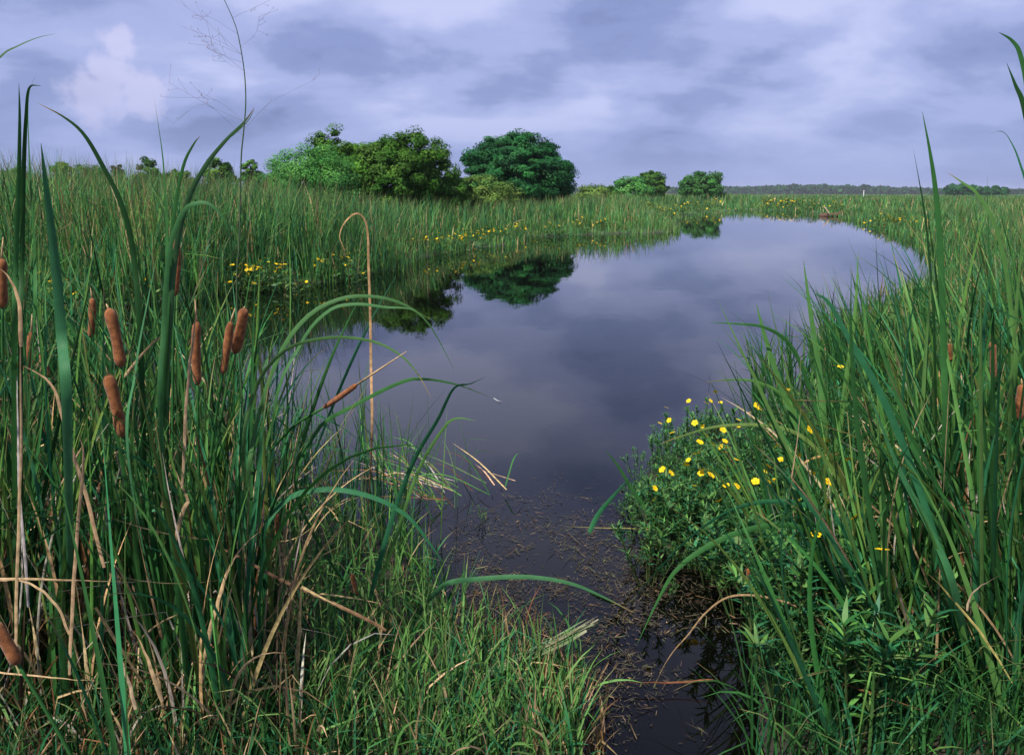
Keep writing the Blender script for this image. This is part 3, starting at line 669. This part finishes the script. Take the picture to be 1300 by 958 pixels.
# panicle grass ------------------------------------------------------
d = 3.0; stem = [at(u, v, d) for u, v in [(281, -8), (296, 25), (303, 48), (310, 90), (312, 130), (309, 170), (306, 205), (304, 300), (302, 420)]]
g = np.array([stem[-1][0], stem[-1][1] + .02, 0]); t = empty('panicle_grass', g); tag(t, 'tall thin grass stem with a wispy open panicle high against the clouds', 'grass')
S = spline(np.array(stem + [np.array([g[0], g[1], .02])]) - g, 40)
m = MB(); tube(m, S, np.linspace(.0012, .0034, 40), (.07, .12, .06), 6); m.build('stem', M_LEAF, t)
m = MB()
for q in range(13):
    i0 = R.integers(3, 24); b = S[i0]; sgn = -1 if R.random() < .62 else 1; l = R.uniform(.08, .26) * (1.2 if i0 > 10 else .8)
    P = [b, b + np.array([sgn * l * .5, R.normal(0, .05), l * R.uniform(.2, .5)]), b + np.array([sgn * l, R.normal(0, .08), l * R.uniform(.1, .95)])]
    br = spline(P, 9); tube(m, br, np.linspace(.00045, .0003, 9), (.20, .17, .20), 4, cap=False)
    for w in range(5):
        s0 = br[R.integers(3, 9)]; e = s0 + R.normal(0, .02, 3) + np.array([sgn * .02, 0, .015]); tube(m, [s0, e], [.0004, .0003], (.2, .17, .2), 4, cap=False)
        tube(m, [e, e + np.array([0, 0, .006])], [.0010, .0004], (.26, .18, .18), 4, cap=False)
m.build('panicle', M_DEAD, t)
m = MB()
for pts in ([(323, 137), (316, 152), (300, 168), (275, 190), (262, 230)],):
    blade_along(m, np.array([at(u, v, d) for u, v in pts]) - g, .006, FACE, (.06, .12, .06), TB, n=14)
m.build('leaves', M_LEAF, t)

# ------------------------------------------------------------------ low grass (uncountable)
def grass(name, label, N, u0, u1, v0, v1, keep, hl, pal, w, wid=(.004, .009), droop=.8, zmin=-.05, S=6):
    u = R.uniform(u0, u1, N); v = R.uniform(v0, v1, N)
    P = np.array([onz(a, b, .04) for a, b in zip(u, v)])
    sd = shore(P[:, 0], P[:, 1]); ok = keep(P[:, 0], P[:, 1], sd, u, v); P = P[ok]; n = len(P)
    P[:, 2] = np.maximum(height(P[:, 0], P[:, 1]), zmin) - .01
    col = mixcol(pal, w, n, .2); tip = np.where(R.random((n, 1)) < .3, np.array([[.38, .26, .13]]), col * 1.1)
    m = MB(); m.add(*ribbons(P, R.uniform(0, 2 * PI, n), R.uniform(*hl, n), R.uniform(*wid, n), np.abs(R.normal(.15, .22, n)), np.abs(R.normal(droop * .7, droop * .7, n)), S=S, pw=1.6,
        tw0=R.uniform(-1.4, 1.4, n), tw1=R.uniform(-2, 2, n), col=col, tip=tip, tipfrac=.2, ks=R.uniform(.4, .9, n), ka=np.where(R.random(n) < .18, R.uniform(.6, 1.8, n), 0), fold=.25))
    return tag(m.build(name, M_LEAF), label, 'grass', kind='stuff')
near = lambda x, y: np.hypot(x, y) > 1.25
grass('grass', 'bright green bank grass at the foot of the seed-head cattails', 5600, -60, 740, 640, 1000, lambda x, y, sd, u, v: near(x, y) & ((u > 400) | (R.random(len(x)) < np.clip((u - 60) / 400, .22, 1))) & (sd > np.where((u > 430) & (v < 830), .05, -.12) - R.random(len(x)) * .08) & (u < 740), (.14, .40),
      [G_MID, G_BLUE, G_LIGHT, (.12, .25, .07), TAN], [2, 2, 3.5, 3, .7], wid=(.005, .011))
grass('grass', 'short grass among the dead leaves in the near corner', 2200, -150, 460, 850, 1120, lambda x, y, sd, u, v: near(x, y), (.10, .34), [G_MID, G_DARK, G_BLUE, TAN, BROWN], [3, 3, 2, 1, .8], wid=(.004, .010))
grass('dead_grass', 'tangle of dead tan and brown leaves under the seed-head cattails', 1000, -150, 400, 560, 1000, lambda x, y, sd, u, v: near(x, y) & (sd > -.1), (.15, .6), [TAN, BROWN, PALE, (.06, .045, .03)], [3, 2, 1.4, 1.5], droop=1.0, wid=(.005, .013))
grass('dead_grass', 'fringe of dead brown stubble at the water edge below the bright grass', 520, 560, 770, 770, 980, lambda x, y, sd, u, v: near(x, y) & (np.abs(sd) < .2), (.10, .26), [TAN, BROWN, (.06, .05, .025)], [3, 2, 2], droop=.5)
grass('grass', 'green grass filling the dense bank under the cattails behind the flowers', 6500, 820, 1500, 480, 1000, lambda x, y, sd, u, v: near(x, y) & (sd > -.08) & ((u > 1040) | (u > 950) & (R.random(len(x)) < .45) | (u > 840) & (v < 720) & (R.random(len(x)) < .10)), (.2, .6),
      [G_DARK, G_MID, G_BLUE, G_LIGHT], [3, 4, 2.2, 1.2], droop=.9, wid=(.004, .010))
grass('grass', 'thin sedge in the shallow water beside the seed-head cattails', 420, 300, 600, 520, 690, lambda x, y, sd, u, v: (sd > -1.2) & (R.random(len(x)) < np.clip(1.25 - (u - 300) / 260, .05, 1)), (.35, .85), [G_MID, G_LIGHT, G_BLUE], [3, 2, 2], wid=(.003, .007), droop=.3, S=9, zmin=-.2)

# ------------------------------------------------------------------ yellow-flowered plants
def flower_mesh(r):
    m = MB()
    for q in range(5):
        a = q / 5 * 2 * PI; c, s = math.cos(a), math.sin(a)
        pts = []
        for (l, w, z) in [(.05, .1, 0), (.45, .36, .12), (.85, .44, .2), (1.0, .2, .17)]:
            for sg in (-1, 0, 1): pts.append((r * (l * c - sg * w * s), r * (l * s + sg * w * c), r * (z + (0.04 if sg == 0 else 0.09))))
        m.add(pts, strip_faces(1, 3, 3), (.85, .58, .012))
    ph = np.linspace(0, 2 * PI, 9)[:-1]
    V = [(r * .2 * math.cos(p), r * .2 * math.sin(p), r * .12) for p in ph] + [(0, 0, r * .3)]
    m.add(V, np.zeros((0, 4), int), (.55, .28, .01)); m.f3.append(np.array([(q, (q + 1) % 8, 8) for q in range(8)]) + m.n - 9)
    me = m.mesh('flower'); me.materials.append(M_PETAL); return me
FLOWER = flower_mesh(.0175)
def herb_mesh(H, nst, spread, leaf=.05):
    m = MB(); tops = []
    for q in range(nst):
        a = R.uniform(0, 2 * PI); l = R.uniform(0, 1) ** .6 * spread
        top = np.array([math.cos(a) * l, math.sin(a) * l, H * R.uniform(.65, 1.0)])
        if q == 0: top = np.array([0, 0, H])
        st = spline([(top[0] * .2, top[1] * .2, -.03), (top[0] * .7, top[1] * .7, H * .5), top], 8)
        tube(m, st, np.linspace(.0028, .0012, 8), (.06, .09, .03), 5, cap=False); tops.append(top)
        n = 34; f = R.uniform(.2, 1.02, n) ** .8
        P = np.array([np.interp(f, np.linspace(0, 1, 8), st[:, c]) for c in range(3)]).T
        az = np.arange(n) * 2.4 + R.uniform(0, 6); v = mixcol([G_MID, G_BLUE, G_LIGHT, (.12, .23, .07)], [2, 3, 3, 1.2], n, .22)
        m.add(*ribbons(P, az, leaf * R.uniform(.6, 1.25, n), leaf * R.uniform(.17, .27, n), R.uniform(.5, 1.15, n), R.uniform(.1, .9, n), S=3, pw=1.2, col=v, taper=2.0))
    me = m.mesh('foliage'); me.materials.append(M_SMALL); return me
HERB = [herb_mesh(R.uniform(.26, .31), 6 + q % 4, R.uniform(.10, .17), R.uniform(.026, .046)) for q in range(9)]
def herb(x, y, z, sc, nfl, label, group, cat='flower plant'):
    t = empty('flowering_herb' if nfl else 'leafy_herb', (x, y, z), R.uniform(-.7, .7) if nfl else R.uniform(0, 2 * PI), sc); tag(t, label, cat, group)
    link(bpy.data.objects.new('foliage', HERB[R.integers(9)]), t)
    for q in range(nfl):
        f = link(bpy.data.objects.new('flower', FLOWER), t)
        f.location = (0, -.02, .345) if q == 0 else (R.uniform(-.1, .1), R.uniform(-.1, .1), R.uniform(.27, .31)); f.rotation_euler = (R.uniform(.1, .95), R.uniform(-.5, .5), R.uniform(0, 6)); f.scale = [R.uniform(.85, 1.25) / sc] * 3
    return t
FL = [(885, 578), (879, 591), (866, 602), (901, 582), (918, 587), (928, 629), (942, 624), (956, 626), (908, 645), (969, 607), (989, 600), (1014, 605), (1045, 586), (1084, 699), (827, 643), (937, 548), (952, 540), (1002, 663),
      (1020, 708), (899, 616), (1043, 640), (1106, 587), (1118, 597), (896, 570), (912, 566), (930, 560), (985, 585), (1030, 572), (975, 560), (1000, 545), (1015, 560), (935, 600), (890, 610), (1020, 628), (1066, 612), (948, 655), (1046, 668), (1058, 497), (1072, 490), (1001, 521), (1186, 652), (1102, 738), (960, 530), (1092, 600)]
GF = 'yellow-flowered plants on the low mound'
for q, (u, v) in enumerate(FL):
    h = R.uniform(.38, .46) if u < 1000 else .62
    p = onz(u, v, h)
    herb(p[0], p[1], max(ground_z(p[0], p[1]), 0), h / .31, 1, 'leafy green plant carrying one bright yellow flower on the mound beside the mud', GF)
GH = 'leafy plants without flowers on the low mound'
nh = 0
while nh < 235:
    u = R.uniform(780, 1120); v = R.uniform(550, 850); p = onz(u, v, .1)
    sd = shore(np.array([p[0]]), np.array([p[1]]))[0]
    if sd < -.07 or (nh > 110 and sd > .3) or (v > 715 and u < 960) or v > 800: continue
    if 830 < u < 1010 and v < 690 and R.random() < .30:
        herb(p[0], p[1], max(ground_z(p[0], p[1]), -.02), np.clip(1.0 + R.normal(0, .1), .8, 1.25), 1, 'leafy green plant carrying one bright yellow flower on the mound beside the mud', GF); nh += 1; continue
    herb(p[0], p[1], max(ground_z(p[0], p[1]), -.02), np.clip(.45 + sd * .8 + R.normal(0, .15), .3, 1.0), 0, 'leafy green plant without a flower in the low mound beside the mud', GH, 'plant'); nh += 1
for q in range(8):
    p = onz(*[(800, 690), (825, 700), (840, 735), (790, 655), (612, 664), (838, 700), (850, 760), (812, 720)][q]); sc = R.uniform(.28, .45)
    herb(p[0], p[1], 0, sc, 0, 'tiny green sprig poking out of the black muddy water', 'sprigs in the muddy water', 'plant')
for u, v, s in [(1000, 760, .9), (1010, 800, 1.0), (990, 840, .9), (1045, 850, 1.1), (1110, 745, 1.3), (1120, 770, 1.3), (1095, 790, 1.1), (1140, 800, 1.2)]:
    p = onz(u, v, .1); herb(p[0], p[1], max(ground_z(p[0], p[1]), 0), s, 0, 'leafy herb in the shade at the foot of the dark cattail blades', 'herbs in the shade of the dark cattails', 'plant')
# far-bank flower patches
def patch_mesh(nf):
    m = MB(); n = 260
    P = np.stack([R.normal(0, .34, n), R.normal(0, .22, n), R.uniform(.02, .5, n)], 1); P[:, 2] *= np.exp(-(P[:, 0] ** 2 + P[:, 1] ** 2) * 2.2)
    leaves(m, P, R.normal(size=(n, 3)) + np.array([0, 0, .8]), R.uniform(.07, .15, n), mixcol([(.05, .13, .03), (.09, .17, .035), (.04, .11, .04)], [3, 2, 2], n), asp=.4)
    a = m.mesh('foliage'); a.materials.append(M_SMALL)
    P = np.stack([R.normal(0, .36, nf), R.normal(0, .2, nf), np.zeros(nf)], 1); P[:, 2] = .52 * np.exp(-(P[:, 0] ** 2 + P[:, 1] ** 2) * 2.2) + R.uniform(-.10, .08, nf)
    return a, P
PATCH = [patch_mesh(int(c)) for c in (11, 15, 18, 8)]
GP = 'yellow flower clumps along the far bank'
spots = [(60, 376), (120, 372), (165, 378), (40, 384), (90, 386), (290, 362), (330, 358), (345, 362), (430, 344), (436, 332), (440, 322), (425, 350), (452, 338), (560, 312), (575, 308), (590, 306), (605, 304), (620, 303), (635, 304), (572, 316), (600, 311),
         (540, 318), (655, 298), (700, 297), (735, 294), (742, 290), (770, 292), (800, 290), (745, 284), (820, 286), (845, 278), (835, 273), (860, 272), (825, 270), (880, 268), (905, 266), (970, 264), (985, 265), (1000, 265.5), (1015, 266), (1030, 268), (1060, 270), (1130, 288), (1150, 290), (1165, 292), (1120, 284)]
for u, v in spots:
    p = onz(u, v, .12); r = math.hypot(p[0], p[1])
    t = empty('flower_clump', (p[0], p[1], .02), R.uniform(-.4, .4), 1.0 + max(0, r - 30) * .02); tag(t, 'clump of small yellow flowers at the foot of the far reeds', 'flower clump', GP)
    a, b = PATCH[R.integers(4)]; link(bpy.data.objects.new('foliage', a), t)
    for q in b:
        f = link(bpy.data.objects.new('flower', FLOWER), t); f.location = q; f.scale = [R.uniform(1.5, 2.6)] * 3; f.rotation_euler = (R.uniform(0, .9), R.uniform(-.4, .4), R.uniform(0, 6))

# ------------------------------------------------------------------ things on the water
m = MB(); n = 15000
u = R.normal(705, 125, n); v = R.triangular(585, 740, 960, n); P = np.array([onz(a, b, .0) for a, b in zip(u, v)])
sd = signed(P[:, 0], P[:, 1]); P = P[(sd < .05)]; n = len(P); cl = wob2(P[:, 0], P[:, 1], 4) + .8 * wob2(P[:, 0], P[:, 1], 13)
P = P[cl + R.normal(0, .3, n) > .05]; n = len(P); P[:, 2] = np.maximum(height(P[:, 0], P[:, 1]), 0) + .004
m.add(*ribbons(P, R.uniform(0, 2 * PI, n), R.exponential(.018, n) + .004, R.uniform(.0012, .005, n), R.uniform(1.35, 1.6, n), R.normal(0, .2, n), S=3, tw0=R.uniform(-.4, .4, n), tw1=R.uniform(-.4, .4, n),
               col=mixcol([(.045, .036, .030), (.075, .058, .042), (.075, .078, .040), (.15, .09, .05), (.32, .21, .12)], [5, 4, 3, .5, .10], n, .3)))
tag(m.build('floating_debris', M_DEBRIS), 'brown rotting leaf bits floating on the black shallow water', 'debris', kind='stuff')
# pile of broken reeds
c = onz(565, 632, .0); t = empty('reed_pile', (c[0], c[1], 0)); tag(t, 'low pile of broken green and tan reeds lying at the water edge', 'reed pile')
mg = MB(); md = MB()
for q in range(46):
    P0 = np.array([R.normal(-.05, .22), R.normal(0, .12), R.uniform(.0, .08)]); a = R.normal(.5, .5); l = R.uniform(.25, .6)
    e = P0 + np.array([-math.cos(a) * l, math.sin(a) * l * .7, R.uniform(.02, .22)]); mid = (P0 + e) / 2 + np.array([0, 0, R.uniform(0, .09)])
    dd = R.random() < .55
    blade_along(md if dd else mg, [e, mid, P0], R.uniform(.005, .011), (.1, -.5, 1), mixcol([TAN, BROWN, PALE] if dd else [G_MID, G_LIGHT, (.12, .2, .08)], [2, 2, 1], 1)[0], None, n=9, roll=R.uniform(-1, 1))
mg.build('leaves', M_LEAF, t); md.build('dead_leaves', M_DEAD, t)
# log, feather, post
c = onz(1056, 274, .05); t = empty('driftwood_log', (c[0], c[1], -.03), -.2, .62); tag(t, 'dark broken log lying at the water edge across the channel', 'log')
m = MB(); tube(m, spline([(-1.5, 0, .1), (-.3, .1, .22), (1.2, 0, .28), (2.2, .1, .2)], 14), np.linspace(.30, .2, 14) * (1 + .12 * R.normal(size=14)), (.10, .06, .045), 9); m.build('trunk', M_BARK, t)
m = MB(); tube(m, spline([(-.2, -.25, .15), (.4, -.3, .8), (-.9, -.2, 1.15)][::2] + [(-1.1, -.2, 1.2)], 6), np.linspace(.10, .04, 6), (.42, .30, .22), 7); tube(m, spline([(.3, .1, .2), (1.0, .1, .62), (1.6, .2, .8)], 6), np.linspace(.09, .03, 6), (.2, .12, .08), 7); m.build('branch', M_BARK, t)
c = at(1096.5, 246, 190); t = empty('marker_post', (c[0], c[1], 0)); tag(t, 'thin white post standing out in the far marsh', 'post')
m = MB(); tube(m, [(0, 0, 0), (0, 0, 1.2), (0, 0, 2.25)], [.11, .10, .09], (.5, .5, .48), 8); m.build('shaft', M_BARK, t)
m = MB(); tube(m, [(0, 0, 2.25), (0, 0, 2.38), (0, 0, 2.46)], [.17, .16, .03], (.8, .8, .78), 8); m.build('cap', M_BARK, t)
c = onz(631, 509, .006); m = MB(); blade_along(m, [(.045, -.03, .012), (.01, .0, .004), (-.03, .035, .018)], .013, (0, 0, 1), (.5, .5, .52), None, n=10); o = m.build('feather', M_PETAL); o.location = c
tag(o, 'small white feather floating alone on the open water', 'feather')

# ------------------------------------------------------------------ air
m = MB(); X, Y0, Y1, Z0, Z1 = 1750, -1750, 1750, -1.9, 16
V = [(-X, Y0, Z0), (X, Y0, Z0), (X, Y1, Z0), (-X, Y1, Z0), (-X, Y0, Z1), (X, Y0, Z1), (X, Y1, Z1), (-X, Y1, Z1)]
m.add(V, [(0, 3, 2, 1), (4, 5, 6, 7), (0, 1, 5, 4), (1, 2, 6, 5), (2, 3, 7, 6), (3, 0, 4, 7)], (1, 1, 1))
hm, nt, out = newmat('haze'); pv = nt.nodes.new('ShaderNodeVolumePrincipled'); pv.inputs['Density'].default_value = .0002; pv.inputs['Color'].default_value = (.80, .84, .97, 1); pv.inputs['Anisotropy'].default_value = .1
nt.links.new(pv.outputs[0], out.inputs['Volume'])
USE_HAZE = True
if USE_HAZE: tag(m.build('haze', hm, smooth=False), kind='stuff', label='thin pale blue haze over the marsh', cat='haze')

# ------------------------------------------------------------------ light and sky
EL = math.radians(56); ROT = math.radians(218)
S = Vector((math.sin(ROT) * math.cos(EL), math.cos(ROT) * math.cos(EL), math.sin(EL)))
sd_ = bpy.data.lights.new('sun', 'SUN'); sd_.energy = 5.0; sd_.angle = math.radians(1.5); sd_.color = (1.0, .94, .82)
so = bpy.data.objects.new('sun', sd_); COL.objects.link(so); so.rotation_euler = S.to_track_quat('Z', 'Y').to_euler()
w = bpy.data.worlds.new('World'); scene.world = w; w.use_nodes = True; nt = w.node_tree; nt.nodes.clear(); N, L = nt.nodes.new, nt.links.new
out = N('ShaderNodeOutputWorld'); sky = N('ShaderNodeTexSky'); sky.sky_type = 'NISHITA'; sky.sun_disc = False; sky.sun_elevation = EL; sky.sun_rotation = ROT
b1 = N('ShaderNodeBackground'); b1.inputs['Strength'].default_value = .08; L(sky.outputs[0], b1.inputs[0])
tc = N('ShaderNodeTexCoord'); sx = N('ShaderNodeSeparateXYZ'); L(tc.outputs['Generated'], sx.inputs[0])
def mth(op, a, b=None):
    n = N('ShaderNodeMath'); n.operation = op
    for i_, q in enumerate((a, b)):
        if q is None: continue
        if isinstance(q, (int, float)): n.inputs[i_].default_value = q
        else: L(q, n.inputs[i_])
    return n.outputs[0]
zc = mth('ADD', mth('MAXIMUM', sx.outputs[2], 0.0), .33)
cx = N('ShaderNodeCombineXYZ'); L(mth('DIVIDE', sx.outputs[0], zc), cx.inputs[0]); L(mth('DIVIDE', sx.outputs[1], zc), cx.inputs[1])
def noise(scale, det, rough, off, dist=0.0):
    mp = N('ShaderNodeMapping'); mp.inputs['Location'].default_value = off; mp.inputs['Scale'].default_value = (.8, 1, 1); L(cx.outputs[0], mp.inputs[0])
    n = N('ShaderNodeTexNoise'); n.inputs['Scale'].default_value = scale; n.inputs['Detail'].default_value = det; n.inputs['Roughness'].default_value = rough; n.inputs['Distortion'].default_value = dist
    L(mp.outputs[0], n.inputs['Vector']); return n.outputs['Fac']
OX, OY = 3.1, 7.7
def density(dy):
    mp = N('ShaderNodeMapping'); mp.inputs['Location'].default_value = (1.3, 4.1 + dy, 0); mp.inputs['Scale'].default_value = (.75, 1, 1)
    wn = N('ShaderNodeTexNoise'); wn.inputs['Scale'].default_value = 5.5; wn.inputs['Detail'].default_value = 5; L(cx.outputs[0], wn.inputs['Vector'])
    wa = N('ShaderNodeVectorMath'); wa.operation = 'MULTIPLY_ADD'; L(wn.outputs['Color'], wa.inputs[0]); wa.inputs[1].default_value = (.28, .28, 0); L(cx.outputs[0], wa.inputs[2]); L(wa.outputs[0], mp.inputs[0])
    vo = N('ShaderNodeTexVoronoi'); vo.feature = 'SMOOTH_F1'; vo.inputs['Scale'].default_value = 3.6; vo.inputs['Smoothness'].default_value = .35; L(mp.outputs[0], vo.inputs['Vector'])
    puff = mth('MULTIPLY', mth('SUBTRACT', .38, vo.outputs['Distance']), .30)
    return mth('ADD', puff, density0(dy))
def density0(dy):
    return mth('ADD', mth('MULTIPLY', noise(1.75, 3, .48, (OX, OY + dy, 0)), .64), mth('MULTIPLY', noise(4.4, 9, .6, (OX + 8, OY + 2 + dy, 0), .2), .36))
d0 = density(0.0); d1 = density(.07)
dens = mth('ADD', d0, mth('MULTIPLY', mth('SUBTRACT', d1, d0), .8))
cr = N('ShaderNodeValToRGB'); cr.color_ramp.interpolation = 'EASE'; e = cr.color_ramp.elements
e[0].position = .32; e[0].color = (.44, .475, .71, 1); e[1].position = .64; e[1].color = (.115, .15, .31, 1)
x = e.new(.44); x.color = (.305, .35, .60, 1); x = e.new(.535); x.color = (.205, .253, .475, 1)
L(dens, cr.inputs[0])
# one small cumulus tower, upper left
cdir = [Vector(ray(u, v)).normalized() for u, v in ((150, 58), (135, 92), (118, 122), (185, 118))]
best = None
for q, rad in zip(cdir, (.024, .030, .042, .034)):
    dn = N('ShaderNodeVectorMath'); dn.operation = 'DISTANCE'; L(tc.outputs['Generated'], dn.inputs[0]); dn.inputs[1].default_value = q
    b_ = mth('SUBTRACT', 1.0, mth('DIVIDE', dn.outputs['Value'], rad)); best = b_ if best is None else mth('MAXIMUM', best, b_)
pn = N('ShaderNodeTexNoise'); pn.inputs['Scale'].default_value = 38; pn.inputs['Detail'].default_value = 6; L(tc.outputs['Generated'], pn.inputs['Vector'])
pm = N('ShaderNodeMapRange'); pm.interpolation_type = 'SMOOTHSTEP'; pm.inputs[1].default_value = .05; pm.inputs[2].default_value = .55; pm.inputs[4].default_value = .55
L(mth('ADD', best, mth('MULTIPLY', mth('SUBTRACT', pn.outputs['Fac'], .5), 1.5)), pm.inputs[0])
pc = N('ShaderNodeMix'); pc.data_type = 'RGBA'; L(pm.outputs[0], pc.inputs[0]); L(cr.outputs[0], pc.inputs[6]); pc.inputs[7].default_value = (.56, .54, .74, 1)
hz = N('ShaderNodeMix'); hz.data_type = 'RGBA'
mr = N('ShaderNodeMapRange'); mr.inputs[1].default_value = 0.0; mr.inputs[2].default_value = .14; mr.inputs[3].default_value = .8; mr.inputs[4].default_value = 0.0; mr.interpolation_type = 'SMOOTHSTEP'
L(sx.outputs[2], mr.inputs[0]); L(mr.outputs[0], hz.inputs[0]); L(pc.outputs[2], hz.inputs[6]); hz.inputs[7].default_value = (.25, .305, .56, 1)
b2 = N('ShaderNodeBackground'); zr = N('ShaderNodeMapRange'); zr.inputs[1].default_value = .28; zr.inputs[2].default_value = .62; zr.inputs[3].default_value = 1.0; zr.inputs[4].default_value = .7; L(sx.outputs[2], zr.inputs[0]); L(zr.outputs[0], b2.inputs['Strength']); L(hz.outputs[2], b2.inputs[0])
ms = N('ShaderNodeMixShader'); ms.inputs[0].default_value = .93; L(b1.outputs[0], ms.inputs[1]); L(b2.outputs[0], ms.inputs[2]); L(ms.outputs[0], out.inputs['Surface'])

scene.view_settings.view_transform = 'Standard'; scene.view_settings.look = 'None'; scene.view_settings.exposure = .45; scene.view_settings.gamma = 1
scene.cycles.max_bounces = 8; scene.cycles.transparent_max_bounces = 12; scene.cycles.volume_bounces = 0
scene.cycles.use_denoising = True
